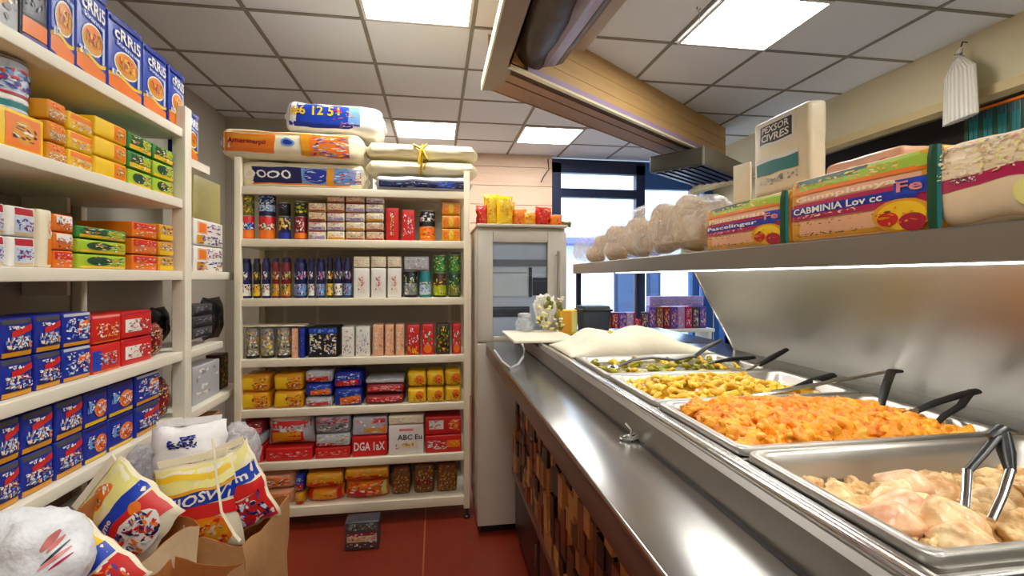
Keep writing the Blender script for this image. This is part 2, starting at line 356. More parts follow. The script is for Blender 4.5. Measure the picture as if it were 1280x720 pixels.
D['pinkdark'] = ('pack', 'maroon', [R(.04,.1,.96,.5,'pink'), S(.1,.3,.9,.8,['white','crimson','pink'],16,.1)])
D['greyteal'] = ('pack', 'silver', [R(.06,.15,.94,.8,'grey'), S(.1,.25,.9,.75,['teal','silver','white'],12,.1)])
D['redbox'] = ('brick', 'red', [T('DGA 1aX',.06,.3,.94,.72,'white')])
D['redbox2'] = ('brick', 'red', [S(.1,.3,.9,.7,['white','pink'],16,.06)])
D['bagredyellow'] = ('pillow', 'silver', [R(.03,.55,.95,.78,'red'), R(.06,.1,.8,.5,'red'), R(.1,.15,.75,.45,'gold',.1), S(.3,.45,.8,.6,['white','cream'],12,.07), R(.05,.82,.9,.95,'cream')])
D['greypink'] = ('pack', 'grey', [S(.05,.55,.95,.95,['crimson','pink','silver'],16,.11), S(.05,.1,.95,.5,['silver','white','dkgrey'],16,.11)])
D['greyyellow'] = ('pack', 'silver', [S(.05,.4,.95,.9,['yellow','white','grey'],18,.09), R(.05,.05,.6,.35,'red'), S(.1,.1,.9,.35,['white','pink'],8,.08)])
D['whiteyellow'] = ('pack', 'silver', [R(.35,.2,.9,.45,'gold'), R(.6,.7,.96,.95,'crimson'), R(.85,.1,.98,.6,'orange'), S(.1,.15,.9,.9,['white','silver','pink'],16,.09)])
D['whitenote'] = ('brick', 'white', [T('ABC Eu',.25,.5,.95,.68,'dkgrey'), S(.2,.2,.9,.4,['ltyellow','gold','cream'],10,.09), R(.3,.8,.7,.88,'pink')])
D['redlabel'] = ('brick', 'red', [R(.1,.3,.5,.8,'white'), S(.1,.3,.5,.8,['dkgrey','white','pink'],8,.08), E(.8,.55,.14,.3,'orange'), S(.55,.2,.95,.8,['gold','crimson','white'],10,.07)])
D['redlabel2'] = ('brick', 'red', [S(.06,.2,.6,.7,['white','pink'],18,.08), R(.6,.3,.96,.7,'orange'), S(.6,.3,.95,.7,['gold','yellow'],8,.07)])
D['rollorange'] = ('pillow', 'orange', [R(.2,.2,.8,.8,'gold'), R(.04,.1,.18,.9,'red'), R(.84,.1,.96,.9,'red'), S(.4,.25,.75,.6,['red','yellow','orange'],8,.08)])
D['rollred'] = ('pillow', 'orange', [R(.05,.12,.5,.5,'red'), S(.1,.15,.9,.85,['gold','yellow','white','red'],20,.08), R(.85,.15,.96,.85,'ltyellow')])
D['rollpeach'] = ('pillow', 'peach', [R(.1,.3,.9,.8,'orange'), S(.2,.3,.9,.7,['olive','red','brown','white'],14,.09)])
D['olivered'] = ('pack', 'gold', [R(.05,.1,.95,.4,'red'), S(.05,.15,.95,.9,['orange','lime','yellow','tan'],22,.09)])
D['brownbag'] = ('pack', 'brown', [S(.06,.06,.94,.94,['gold','tan','dkbrown','olive','orange'],50,.06)])
D['brownbag2'] = ('pack', 'brown', [S(.06,.06,.94,.94,['gold','tan','dkbrown','olive'],44,.06), R(.06,.3,.94,.48,'maroon')])
D['flourtin'] = ('brick', 'dkgrey', [S(.06,.7,.94,.95,['silver','olive','grey'],20,.07), R(.06,.55,.94,.62,'crimson'), R(.06,.3,.94,.52,'tan'), S(.06,.1,.94,.6,['white','cream','red','silver'],34,.06)])
_mc = {}
def pack(key, w, h, d, variant=0):
    shape, body, items = D[key]
    ck = (key, round(w, 3), round(h, 3), round(d, 2), variant)
    if ck in _mc: return _mc[ck], w
    nm = {'brick': 'box_pack', 'can': 'can', 'pillow': 'bag', 'bottle': 'bottle', 'pack': 'bag'}[shape]; sd = (hash_s(key)+variant*7) % 997
    if shape == 'brick': me = brick_mesh(nm, w, h, d, body, items, .006, .004, sd)
    elif shape == 'pack': me = brick_mesh(nm, w, h, d, body, items, .018, .010, sd, .005)
    elif shape == 'can': me = can_mesh(nm, w, h, body, items, sd)
    elif shape == 'bottle': me = bottle_mesh(nm, w, h, body, items, sd)
    else: me = pillow_mesh(nm, w, h, d, body, items, sd)
    _mc[ck] = me; return me, w
def hash_s(s): return sum((i+1)*ord(c) for i, c in enumerate(s))
NAMES = {'brick': 'carton_pack', 'can': 'food_can', 'pillow': 'snack_bag', 'bottle': 'sauce_bottle', 'pack': 'food_pack'}
_lid = {}
def lidm(w, h, kind):
    k = (round(w, 2), kind)
    if k in _lid: return _lid[k]
    mb = MB(); r = w/2
    if kind == 'lid': mb.lathe([(r*.94, 0), (r*.99, .001), (r*.99, .005), (r*.9, .005), (r*.88, .002)], STEEL2, 20)
    else: mb.lathe([(r*.76, 0), (r*.79, .002), (r*.79, .022), (r*.72, .025)], pm('navy'), 14)
    _lid[k] = mb.mesh(kind, 40); return _lid[k]
_n = [0]
def item(key, w, h, d, loc, rz, label, cat, group=None, name=None):
    shape = D[key][0]; _n[0] += 1; w = math.floor(w*200)/200; h = math.floor(h*200)/200
    me, _ = pack(key, w, h, d, _n[0] % 2)
    o = put(name or NAMES[shape], me, None, loc, rz)
    tag(o, label, cat, group)
    if shape == 'can': put('lid', lidm(w, h, 'lid'), o, (0, 0, h-.0005))
    if shape == 'bottle': put('cap', lidm(w, h, 'cap'), o, (0, 0, h*.86))
    return o
# ================================================================== SETTING
H = 2.98; XL, XR, YB, YF = -1.98, 3.62, 6.0, -4.2
def tilefloor():
    m = bpy.data.materials.new('red_tiles'); m.use_nodes = True; N = m.node_tree.nodes; L = m.node_tree.links; b = N['Principled BSDF']
    tc = N.new('ShaderNodeTexCoord'); sx = N.new('ShaderNodeSeparateXYZ'); L.new(tc.outputs['Object'], sx.inputs[0])
    outs = []
    for ax, o in (('X', .967-.9+.0), ('Y', .5)):
        a = N.new('ShaderNodeMath'); a.operation = 'ADD'; a.inputs[1].default_value = o+9; L.new(sx.outputs[ax], a.inputs[0])
        d = N.new('ShaderNodeMath'); d.operation = 'MODULO'; d.inputs[1].default_value = .9; L.new(a.outputs[0], d.inputs[0])
        c = N.new('ShaderNodeMath'); c.operation = 'LESS_THAN'; c.inputs[1].default_value = .007; L.new(d.outputs[0], c.inputs[0]); outs.append(c)
    mx = N.new('ShaderNodeMath'); mx.operation = 'MAXIMUM'; L.new(outs[0].outputs[0], mx.inputs[0]); L.new(outs[1].outputs[0], mx.inputs[1])
    nz = N.new('ShaderNodeTexNoise'); nz.inputs['Scale'].default_value = 5; nz.inputs['Detail'].default_value = 6; L.new(tc.outputs['Object'], nz.inputs['Vector'])
    c1 = N.new('ShaderNodeMix'); c1.data_type = 'RGBA'; c1.inputs[6].default_value = lin('6f1f0b'); c1.inputs[7].default_value = lin('85290f'); L.new(nz.outputs['Fac'], c1.inputs[0])
    c2 = N.new('ShaderNodeMix'); c2.data_type = 'RGBA'; c2.inputs[7].default_value = lin('b0602c'); L.new(c1.outputs[2], c2.inputs[6]); L.new(mx.outputs[0], c2.inputs[0])
    L.new(c2.outputs[2], b.inputs['Base Color']); b.inputs['Roughness'].default_value = .45
    return m
FLOOR = tilefloor()
CEILM = mat('ceiling_tile', 'eef1f5', .9, 0, .04, 120, .25, 300)
TBAR = mat('ceiling_grid', '8d877b', .6, 0, .05)
WALLM = mat('wall_paint', 'b9b2a2', .85, 0, .08, 3)
FASC = mat('fascia_cream', 'e6dab4', .7, 0, .07, 3)
mb = MB(); mb.box(XL-.2, XR+.2, YF-.2, YB+.02, -.06, 0, FLOOR); mb.box(1.18, XR, YF, 5.3, 0, .004, mat('grey_bounce_floor', 'b4b2ac', .6, 0, .08, 6)); struct('floor', mb)  # unseen grey section behind the counter, added to keep ceiling bounce neutral
# ceiling: tiles and the hanging grid
mb = MB(); mb.box(XL-.2, XR+.2, YF-.2, YB+.2, H, H+.08, CEILM)
PX, OX, PY, OY = .648, .22, .61, 4.81
x = OX-PX*4
while x < XR:
    if x > XL: mb.box(x-.012, x+.012, YF, YB, H-.006, H+.001, TBAR)
    x += PX
y = OY-PY*14
while y < YB:
    if y > YF: mb.box(XL, XR, y-.012, y+.012, H-.0055, H+.001, TBAR)
    y += PY
struct('ceiling', mb)
# walls
mb = MB(); mb.box(XL-.15, XL, 2.55, YB, 0, H, WALLM); mb.box(XL-.15, -1.66, YF, 2.55, 0, H, WALLM); struct('wall_left', mb)
mb = MB(); mb.box(XL-.2, XR+.2, YF-.15, YF, 0, H, WALLM); struct('wall_front', mb)
mb = MB(); mb.box(XL, -.62, 5.0, 5.0+.95, 0, H, WALLM); struct('wall_recess', mb)
def plankmat():
    m = mat('pink_boards', 'd6b9a0', .75, 0, .12, 3, .3, 9, stretch=(1, 1, 6)); return m
PL = plankmat()
mb = MB(); xw0 = 1.44
mb.box(-.62, xw0, YB, YB+.15, 0, H, mat('board_gap', '5d4636', .9))
z = 0; rnd = random.Random(4)
while z < H-.02:
    h = min(.235, H-z); mb.box(-.62, xw0, YB-.02, YB, z+.006, z+h, PL); z += h
mb.box(xw0, XR+.2, YB, YB+.15, 0, .55, PL)
struct('wall_back', mb)
# right wall: cream fascia above a dark recess, door at the far end
XF = 3.33
mb = MB(); mb.box(XF, XR, YF, YB, 2.60, H, FASC)
mb.loft([[(XF, y, 2.60), (XF-.03, y, 2.61), (XF-.035, y, 2.55), (XF+.02, y, 2.53), (XF+.1, y, 2.60)] for y in (YF, YB)], mat('moulding', 'd9c48f', .6, 0, .1, 5), True, True)
struct('trim_right', mb)
WOODD = mat('dark_recess', '2a2119', .8, 0, .2, 6)
mb = MB(); mb.box(XR, XR+.15, YF, 4.95, 0, 2.62, WOODD); mb.box(XR, XR+.15, 5.9, YB, 0, 2.62, FASC); mb.box(XR, XR+.15, 4.95, 5.9, 2.2, 2.62, FASC)
mb.box(XF+.02, XR, -1.2, 4.9, 2.25, 2.28, WOODD)
struct('wall_right', mb)
NAVY = mat('navy_frame', '1c2748', .4, 0, .15, 10)
BLUEF = mat('blue_frame', '2c5ea8', .4, 0, .12, 10)
def glassm(name, col='dfe8f2'):
    m = bpy.data.materials.new(name); m.use_nodes = True; N = m.node_tree.nodes; L = m.node_tree.links
    tr = N.new('ShaderNodeBsdfTransparent'); tr.inputs[0].default_value = lin('f2f6fb'); gl = N.new('ShaderNodeBsdfGlossy'); gl.inputs['Roughness'].default_value = .02
    fr = N.new('ShaderNodeFresnel'); fr.inputs[0].default_value = 1.3
    mx = N.new('ShaderNodeMixShader'); L.new(fr.outputs[0], mx.inputs[0]); L.new(tr.outputs[0], mx.inputs[1]); L.new(gl.outputs[0], mx.inputs[2])
    L.new(mx.outputs[0], N['Material Output'].inputs[0]); return m
GLASS = glassm('window_glass')
def window(name, bars, panes, fm):
    mb = MB()
    for b in bars: mb.box(*b, fm)
    o = mb.build(name, None, 0); o['kind'] = 'structure'; o['category'] = 'window'
    for p in panes:
        g = MB(); g.box(*p, GLASS); g.build('pane', o, 0)
    return o
y0, y1 = YB-.01, YB+.09
window('window_1', [(1.44, 1.56, y0, y1, .55, 2.9), (2.56, 2.68, y0, y1, .55, 2.9), (1.44, 2.68, y0, y1, 2.78, 2.95), (1.56, 2.56, y0-.01, y1, 2.47, 2.58), (1.56, 2.56, y0, y1, .5, .6)],
       [(1.56, 2.56, YB+.04, YB+.046, .58, 2.48), (1.56, 2.56, YB+.04, YB+.046, 2.57, 2.79)], NAVY)
window('window_2', [(2.68, XR, y0, y1, 2.6, 2.95), (3.33, 3.43, y0-.02, y1, .55, 2.7), (3.50, XR, y0-.02, y1, .55, 2.7), (3.43, 3.5, y0, y1, .9, 1.2), (2.68, XR, y0, y1, .5, .6)], [(2.68, XR-.05, YB+.04, YB+.046, .58, 2.62)], BLUEF)
window('door_1', [(XR-.03, XR+.1, 4.95, 5.08, 0, 2.2), (XR-.03, XR+.1, 5.78, 5.9, 0, 2.2), (XR-.03, XR+.1, 5.08, 5.78, 2.08, 2.2), (XR-.03, XR+.1, 5.08, 5.78, .0, .35), (XR-.02, XR+.08, 5.40, 5.46, .3, 2.1)],
       [(XR+.03, XR+.036, 5.06, 5.8, .33, 2.1)], BLUEF)
# street outside
STREET = mat('street_paving', 'a9a6a0', .9, 0, .1, 2); FACA = mat('white_facade', 'f4f2ee', .8, 0, .03, 2)
mb = MB(); mb.box(-6, 26, YB+.15, 20, -.12, -.02, STREET); mb.box(XR+.15, 26, -6, YB+.15, -.12, -.02, STREET); struct('pavement', mb)
fac = thing('shop_facade', 'white building front across the street, seen through the shop window', 'building', (5, 13, -.02))
mb = MB(); mb.box(-9, 12, 0, .4, 0, 7, FACA); mb.build('facade_wall', fac, 0)
for (a, b, c, d) in ((-2.6, -1.9, 1.3, 3.6), (-.1, .55, .2, 2.9), (.85, 1.25, .3, 2.9), (2.6, 3.3, .2, 2.9), (-4.6, -3.4, .4, 1.5), (-3.2, -2.7, .2, 2.3)):
    w = MB(); w.box(a, b, -.06, .02, c, d, NAVY if a > -1 else BLUEF); w.box(a+.08, b-.08, -.075, -.05, c+.1, d-.1, mat('dark_glass', '3a4a66', .15)); w.build('window', fac, 0)
w = MB(); w.box(-4.7, -.4, -.9, 0, 2.35, 2.5, mat('awning_violet', '6a6fb8', .6)); w.build('awning', fac, 0)
sideb = thing('side_building', 'white building with blue shutters beyond the glazed side door', 'building', (8.5, 7, -.02))
mb = MB(); mb.box(0, .4, -5, 5, 0, 6, FACA); mb.build('facade_wall', sideb, 0)
for yy in (-1.2, .2, 1.6):
    w = MB(); w.box(-.06, .02, yy, yy+.7, .5, 2.4, BLUEF); w.build('shutter', sideb, 0)
world = bpy.data.worlds.new('sky'); sc.world = world; world.use_nodes = True
bg = world.node_tree.nodes['Background']; bg.inputs[0].default_value = (.62, .80, 1, 1); bg.inputs[1].default_value = 4.0
# ceiling lights
EM = emit('light_diffuser', 'fffdf8', 15)
def light(x0, y0, label, w=PX, dd=PY):
    t = thing('ceiling_light', label, 'ceiling light', (x0, y0, H-.007), 0, 'square ceiling light panels')
    mb = MB()
    for b in ((.012, w-.012, .012, .03), (.012, w-.012, dd-.03, dd-.012), (.012, .03, .03, dd-.03), (w-.03, w-.012, .03, dd-.03)): mb.box(*b, -.008, .003, mat('light_frame', 'e8e6df', .5))
    mb.build('frame', t, 0)
    mb = MB(); mb.box(.03, w-.03, .03, dd-.03, -.004, .002, EM); mb.build('diffuser', t, 0)
light(OX-PX, 2.37, 'bright ceiling panel nearest above the white rack, left of the soffit')
light(OX-PX, 4.81, 'bright ceiling panel above the cream cloth rolls')
light(OX+PX, 4.81, 'small bright ceiling panel beyond the diagonal soffit, above the window')
light(OX+2*PX+.02, 2.37, 'large bright ceiling panel right of the soffit, above the food counter')
for r_, wd in ((-.07, 'first'), (-2.51, 'second')):  # unseen rows continuing the ceiling pattern, added as front fill light
    light(OX-PX, r_, f'added ceiling fill panel over the aisle, {wd} row behind the camera'); light(OX+2*PX+.02, r_, f'added ceiling fill panel over the food counter, {wd} row behind the camera')
# ------------------------------------------------------------------ soffit
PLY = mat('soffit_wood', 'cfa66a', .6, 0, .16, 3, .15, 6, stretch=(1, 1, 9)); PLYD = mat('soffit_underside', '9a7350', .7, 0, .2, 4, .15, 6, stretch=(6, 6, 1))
LIL = mat('lilac_strip', 'a78fae', .6); SOFG = mat('soffit_grey', '8c7a68', .6, 0, .08, 3); CRM = mat('cream_edge', 'eadfb4', .6)
dv = Vector((.80, .60, 0)).normalized(); nv = Vector((-dv.y, dv.x, 0)); I0 = Vector((.408, 2.71, 0)); ln = 3.15
def q(a, b, z): p = I0+dv*a+nv*b; return (p.x, p.y, z)
zb = 2.63
mb = MB()
# inner vertical face in boards, then lilac lip, then stepped underside
prof = [(0, H), (0, zb+.235), (-.004, zb+.232), (-.004, zb+.222), (0, zb+.22), (0, zb+.13), (-.004, zb+.128), (-.004, zb+.12), (0, zb+.118), (0, zb+.045)]
mb.loft([[q(a, b, z) for b, z in prof] for a in (-.02, ln)], PLY, close=False)
mb.loft([[q(a, b, z) for b, z in ((0, zb+.045), (-.03, zb+.04), (-.03, zb+.005))] for a in (.12, ln)], LIL, close=False)
mb.loft([[q(a, b, z) for b, z in ((-.03, zb+.005), (-.03, zb-.01), (0, zb-.01))] for a in (-.02, ln)], CRM, close=False)
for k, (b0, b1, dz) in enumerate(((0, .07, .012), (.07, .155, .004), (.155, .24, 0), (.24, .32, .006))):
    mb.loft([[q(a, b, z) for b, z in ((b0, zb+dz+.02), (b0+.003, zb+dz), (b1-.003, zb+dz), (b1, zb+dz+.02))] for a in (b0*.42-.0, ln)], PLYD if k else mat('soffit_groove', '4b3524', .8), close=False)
mb.loft([[q(a, .32, z) for z in (zb, H)] for a in (.134, ln)], PLY, close=False)
# arm running back over the aisle
mb.box(.288, .408, -1.0, 2.98, zb, zb+.012, SOFG); mb.box(.280, .290, -1.0, 3.06, zb-.006, zb+.055, CRM); mb.box(.288, .40, -1, 2.98, zb+.045, zb+.055, SOFG)
mb.add([(.288, 2.9, zb-.002), (.409, 2.66, zb-.002), (.425, 2.80, zb-.002), (.40, 2.97, zb-.002), (.34, 3.06, zb-.002), (.288, 3.06, zb-.002)], [(0, 1, 2, 3, 4, 5)], SOFG)
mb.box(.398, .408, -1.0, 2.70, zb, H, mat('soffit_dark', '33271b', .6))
o = struct('trim_soffit', mb)
# hanging sheet inside the soffit and curved lilac flap
DKS = mat('dark_tarpaulin', '3c2c1c', .42, 0, .25, 6, .5, 9)
mb = MB(); loops = []
for i in range(15):
    y = 2.78-i*.17; t = i/14; lo = []
    for j in range(7):
        s = j/6; lo.append((.409+(.24+.16*t)*s+.008*math.sin(i*.9+j), y+.08*s, zb+.20-.085*(1-t)**2-.10*math.sin(PI*s)*.6-.04*s+.012*math.sin(i*1.7+j*1.3)))
    loops.append(lo)
mb.loft(loops, DKS, close=False); o = mb.build('dark_sheet', None, 60)
sol = o.modifiers.new('t', 'SOLIDIFY'); sol.thickness = .006
tag(o, 'dark brown plastic sheet sagging inside the overhead soffit', 'plastic sheet')
LILM = mat('lilac_plastic', '9d93a6', .4, 0, .1, 6); TANM = mat('tan_plastic', 'b4a28c', .4, 0, .1, 6)
fl = thing('duct_flap', 'curved grey and tan plastic duct hanging beside the dark sheet under the ceiling', 'duct', (.6, 2.8, zb+.035))
def flap(prof, m, nm, y0=0, y1=-2.2):
    mb = MB(); mb.loft([[(x+.17*t, y0+(y1-y0)*t, z) for x, z in prof] for t in [i/8 for i in range(9)]], m, close=False)
    o = mb.build(nm, fl, 50); s = o.modifiers.new('t', 'SOLIDIFY'); s.thickness = .008; return o
flap([(-.03, .17), (-.01, .06), (.03, .02), (.09, .03)], LILM, 'inner_lip')
flap([(.09, .03), (.14, .05), (.17, .12), (.18, .2)], mat('brown_plastic', '5c4636', .4, 0, .2, 6), 'brown_web')
flap([(.18, .2), (.20, .14), (.27, .13), (.33, .2), (.36, .34)], TANM, 'outer_shell')
hk = thing('ceiling_hook', 'small wire hook hanging from the ceiling beside the large light panel', 'hook', at(873, 4, 2.76))
mb = MB(); mb.tube([(0, 0, .06), (.004, 0, .0), (-.01, 0, -.03), (.0, 0, -.045), (.012, 0, -.03)], .004, TBAR, 6); mb.build('hook', hk)
mb = MB(); mb.tube([(.004, 0, -.045), (.008, 0, -.10)], .002, TBAR, 5); mb.build('wire', hk)
mb = MB(); mb.tube([at(685, 199, 6.0), at(686, 212, 5.99), at(680, 220, 5.99), at(676, 228, 5.99)], .008, BLACKP, 6); o = mb.build('wall_wire'); tag(o, 'short black wire hanging down the pale boards beside the window', 'wire'); o.name = 'hanging_wire'
# dark louvre unit under the far end of the soffit
lv = thing('vent_unit', 'dark grey metal vent unit slung under the far end of the wooden soffit', 'vent', at(880, 212, 4.55), .64)
mb = MB(); mb.rbox(-.48, .42, -.2, .3, -.06, .09, mat('vent_metal', '4c4a40', .45, .5, .2, 8), .02); mb.build('vent_body', lv)
for i in range(6):
    mb = MB(); mb.rbox(-.43, .37, -.16+.075*i, -.125+.075*i, -.072, -.055, BLACKP, .003); mb.build('louvre', lv, 0)
mb = MB(); mb.rbox(-.5, .44, -.215, -.195, -.07, .09, mat('vent_edge', '8a8474', .4, .5), .004); mb.build('front_lip', lv)

# ================================================================== LEFT SHELVING
XS = -1.15; ZL = [2.135, 1.81, 1.48, 1.11, .81]
un = thing('wall_shelving', 'long white painted shelving unit of groceries along the left wall', 'shelving unit', (XS, 1.0, 0))
for i, z in enumerate(ZL):
    mb = MB(); y0, y1 = -.6, 1.49
    mb.rbox(-.46, 0, y0, y1, z-.042, z, WHITEP, .004); mb.build('shelf', un)
    if z in (1.48, .81):
        mb = MB(); mb.rbox(-.46, 0, 1.53, 2.2, z-.042, z, WHITEP, .004); mb.build('shelf', un)
py0 = onX(222, XS)-1.0; py1 = onX(242, XS)-1.0
for y in ((py0+py1)/2, -.62):
    mb = MB(); mb.rbox(-.045, .012, y-.03, y+.03, 0, 2.24, WHITEP, .004); mb.build('post', un)
    mb = MB(); mb.rbox(-.46, -.42, y-.02, y+.02, 0, 2.24, WHITEP, .004); mb.build('post', un)
mb = MB(); mb.box(-.48, -.462, -.65, 2.2, .02, 2.3, mat('shelf_back', 'a9a49a', .7, 0, .06, 3)); mb.build('back_panel', un, 0)
for y in (.25, .72, 1.2):
    for z in ZL[1:4]:
        mb = MB(); mb.box(-.46, -.30, y-.008, y+.008, z-.10, z-.042, WHITEP); mb.build('bracket', un, 0)
mb = MB(); mb.rbox(-.44, -.03, -.5, 1.48, 0, .1, DARK, .004); mb.build('plinth', un)
SN = ['top shelf of the wall shelving', 'second shelf of the wall shelving', 'third shelf of the wall shelving', 'fourth shelf of the wall shelving', 'lowest shelf of the wall shelving']
TIER = ['bottom', 'second', 'third', 'fourth', 'fifth']
def lcol(si, px0, px1, stack, front=.018, gap=.004, d=.2, rot=0, name=None):
    """a column of packs standing on shelf si between two image columns"""
    ya, yb = onX(px0, XS-front)+gap/2, onX(px1, XS-front)-gap/2
    z = ZL[si]
    for key, h, lab, cat in stack:
        o = item(key, yb-ya, h-.002, d, (XS-front-d/2-.012, (ya+yb)/2, z+.0005), PI/2+random.Random(px0+h*100).uniform(-.03, .03), lab, cat, name=name); z += h
# row 0
Y0 = 1.25
lcol(0, -60, 31, [('whiteorange', .30, 'white and orange carton at the near end of the top wall shelf', 'carton')])
lcol(0, 32, 66, [('greybag', .27, 'dark grey banded packet left of the blue cereal cartons', 'packet')])
for i, (a, b, h) in enumerate(((67, 99, .34), (99, 138, .33), (139, 182, .30), (183, 212, .285), (213, 234, .275))):
    lcol(0, a, b, [('blueCereal', h, f'royal blue cereal carton with an orange bowl picture, {ORD[i]} along the top wall shelf', 'carton')], d=.16)
item('blueCereal', .12, .235, .08, (XS+.0-.06, 2.58, 2.02), PI/2, 'small blue and orange carton hanging past the shelf post', 'carton')
mb = MB(); mb.box(-.2, .0, 1.52, 1.72, 1.978, 2.018, WHITEP); mb.build('shelf', un, 0)
# row 1
lcol(1, -70, 62, [('yellowplain', .118, 'long yellow carton under the big tin on the second wall shelf', 'carton')], d=.24)
item('tin', .16, .15, 0, (XS-.13, onX(2, XS-.1), 1.81+.119), PI/2, 'big pale tin standing on the long yellow carton', 'tin')
def stk(key, hs, desc, where, cat='pack'):
    return [(key if isinstance(key, str) else key[i], h, f'{desc if isinstance(desc, str) else desc[i]}, {TIER[i]} of its stack, {where}', cat) for i, h in enumerate(hs)]
lcol(1, 63, 88, stk('orangegrey', [.066]*3, 'orange and grey food pack', 'beside the long yellow carton'))
lcol(1, 89, 122, stk('yellowgrey', [.062]*3, 'yellow and orange food pack', 'left of the plain yellow packs'))
lcol(1, 123, 163, stk('yellowplain', [.07]*3, 'plain yellow pack with orange end', 'left of the green packs'), d=.26, front=.008)
lcol(1, 164, 194, stk(['greenpack2', 'greenpack', 'greenpack'], [.072]*3, 'green food pack', 'right of the plain yellow packs'))
lcol(1, 195, 221, stk(['greenpack2', 'greenpack2', 'greenpack'], [.072]*3, 'green and lime food pack', 'against the shelf post'))
# row 2
lcol(2, -55, -14, stk('whiteredlabel', [.088]*2, 'white pack with red label', 'nearest column, third wall shelf'))
lcol(2, -12, 14, stk('whiteredlabel', [.088]*2, 'white pack with red label', 'second column, third wall shelf'))
lcol(2, 16, 52, stk('whiteredlabel', [.088]*2, 'white pack with red label', 'beside the cream packet'))
lcol(2, 54, 72, [('creamsleeve', .18, 'tall cream packet beside the white packs with red labels', 'packet')], d=.24, front=.005)
lcol(2, 73, 98, stk(['orangered', 'orangewhite', 'orangewhite'], [.058]*3, 'orange and white box', 'right of the tall cream packet', 'box'))
lcol(2, 99, 163, stk(['greenpack2', 'greenpack2', 'greenpack'], [.055, .05, .045], 'lime green carton', 'middle of the third wall shelf', 'carton'))
item('brownbox', .05, .21, .08, (XS-.36, onX(134, XS-.34), 1.481), PI/2, 'brown orange-faced box behind the lime green cartons', 'box')
item('bluebox', .12, .20, .08, (XS-.36, onX(152, XS-.34), 1.481), PI/2, 'dark blue box behind the lime green cartons', 'box')
lcol(2, 170, 200, stk('orangered', [.066]*3, 'orange and red pack', 'near the shelf post'))
lcol(2, 202, 221, stk('yellowteal', [.066, .066, .075], 'yellow and black pack', 'against the shelf post'))
# rows 3, 4
G4 = 'blue and orange flour packs'
for i, (a, b) in enumerate(((-70, -28), (-27, 6), (6, 47), (48, 82), (83, 119))):
    lcol(3, a, b, stk(['blueflour', 'blueflour'] if i != 4 else ['blueflour3', 'blueflour3'], [.113, .113], 'blue and orange flour pack', f'{ORD[i]} column, fourth wall shelf', 'flour pack'), d=.17)
for i, (a, b) in enumerate(((119, 156), (157, 194))):
    lcol(3, a, b, stk(['redblue' if i == 0 else 'redwhite', 'redpack' if i == 0 else 'redwhite'], [.105, .105], 'bright red food pack', f'{"beside the blue flour packs" if i == 0 else "near the candy bag"}'), d=.17)
lcol(3, 196, 212, [('candy', .15, 'bag of mixed coloured sweets behind the shelf post', 'bag')], d=.08, front=.02)
lcol(3, 205, 221, [('darkbag', .19, 'dark brown bag tucked behind the sweets', 'bag')], d=.1, front=.24)
for i, (a, b) in enumerate(((-75, -36), (-35, 0), (0, 31), (32, 72), (73, 109), (110, 139), (140, 171), (172, 204))):
    ks = ['blueflour', 'blueflour'] if i < 5 else (['blueflour2', 'blueflour2'] if i < 7 else ['blueflour', 'blueflour3'])
    lcol(4, a, b, stk(ks, [.124, .124], 'blue and orange flour pack', f'{ORD[i]} column, lowest wall shelf', 'flour pack'), d=.17)
lcol(4, 206, 221, [('candy', .19, 'dark speckled snack bag at the end of the lowest wall shelf', 'bag')], d=.1, front=.04)
mb = MB(); pts = []
for px, py in ((-60, 224), (0, 232), (60, 240), (110, 248), (160, 252), (222, 256)):
    Y = onX(px, -1.575); pts.append((-1.575, Y, HC-(py-CY)/F*dep(-1.575, Y)))
mb.tube(pts, .006, BLACKP, 6); o = mb.build('cable'); tag(o, 'thin black cable strung along the back of the wall shelving, above the white packs', 'cable')
# second bay, beyond the post
def lb(px0, px1, X, z, h, key, lab, cat, d=.1):
    ya, yb = onX(px0, X), onX(px1, X)
    return item(key, yb-ya, h, d, (X-d/2-.01, (ya+yb)/2, z+.0005), PI/2, lab, cat)
lb(244, 278, -1.36, 1.48, .57, 'yellowbox', 'tall plain pale yellow box in the shelf bay behind the post', 'box', .07)
for k in range(2): lb(245, 281, -1.17, 1.48+k*.135, .13, 'whiteblue', f'white and purple packet, {["lower", "upper"][k]} one before the pale yellow box', 'packet')
for k in range(3): lb(244, 268, -1.2, 1.135+k*.06, .057, 'greystack', f'dark grey packet, {TIER[k]} of three in the bay behind the post', 'packet')
lb(268, 288, -1.2, 1.1, .24, 'darkbag', 'black bag beside the dark grey packets behind the post', 'bag')
lb(244, 277, -1.18, .8105, .19, 'greypack', 'flat grey carton at the bottom of the bay behind the post', 'carton')
lb(278, 288, -1.2, .8105, .2, 'olivedark', 'narrow dark speckled packet beside the flat grey carton', 'packet', .08)
mb = MB(); mb.rbox(-.4, -.02, 1.55, 1.93, 1.06, 1.098, WHITEP, .004); mb.build('shelf', un)
cb = MB(); cb.rbox(-1.5, -1.17, 2.6, 2.9, .0, .72, KRAFT, .006); cb.box(-1.172, -1.168, 2.73, 2.76, .0, .72, mat('parcel_tape', '9a7440', .3)); o = cb.build('cardboard_box')
tag(o, 'brown cardboard box under the shelf bay behind the post', 'box')
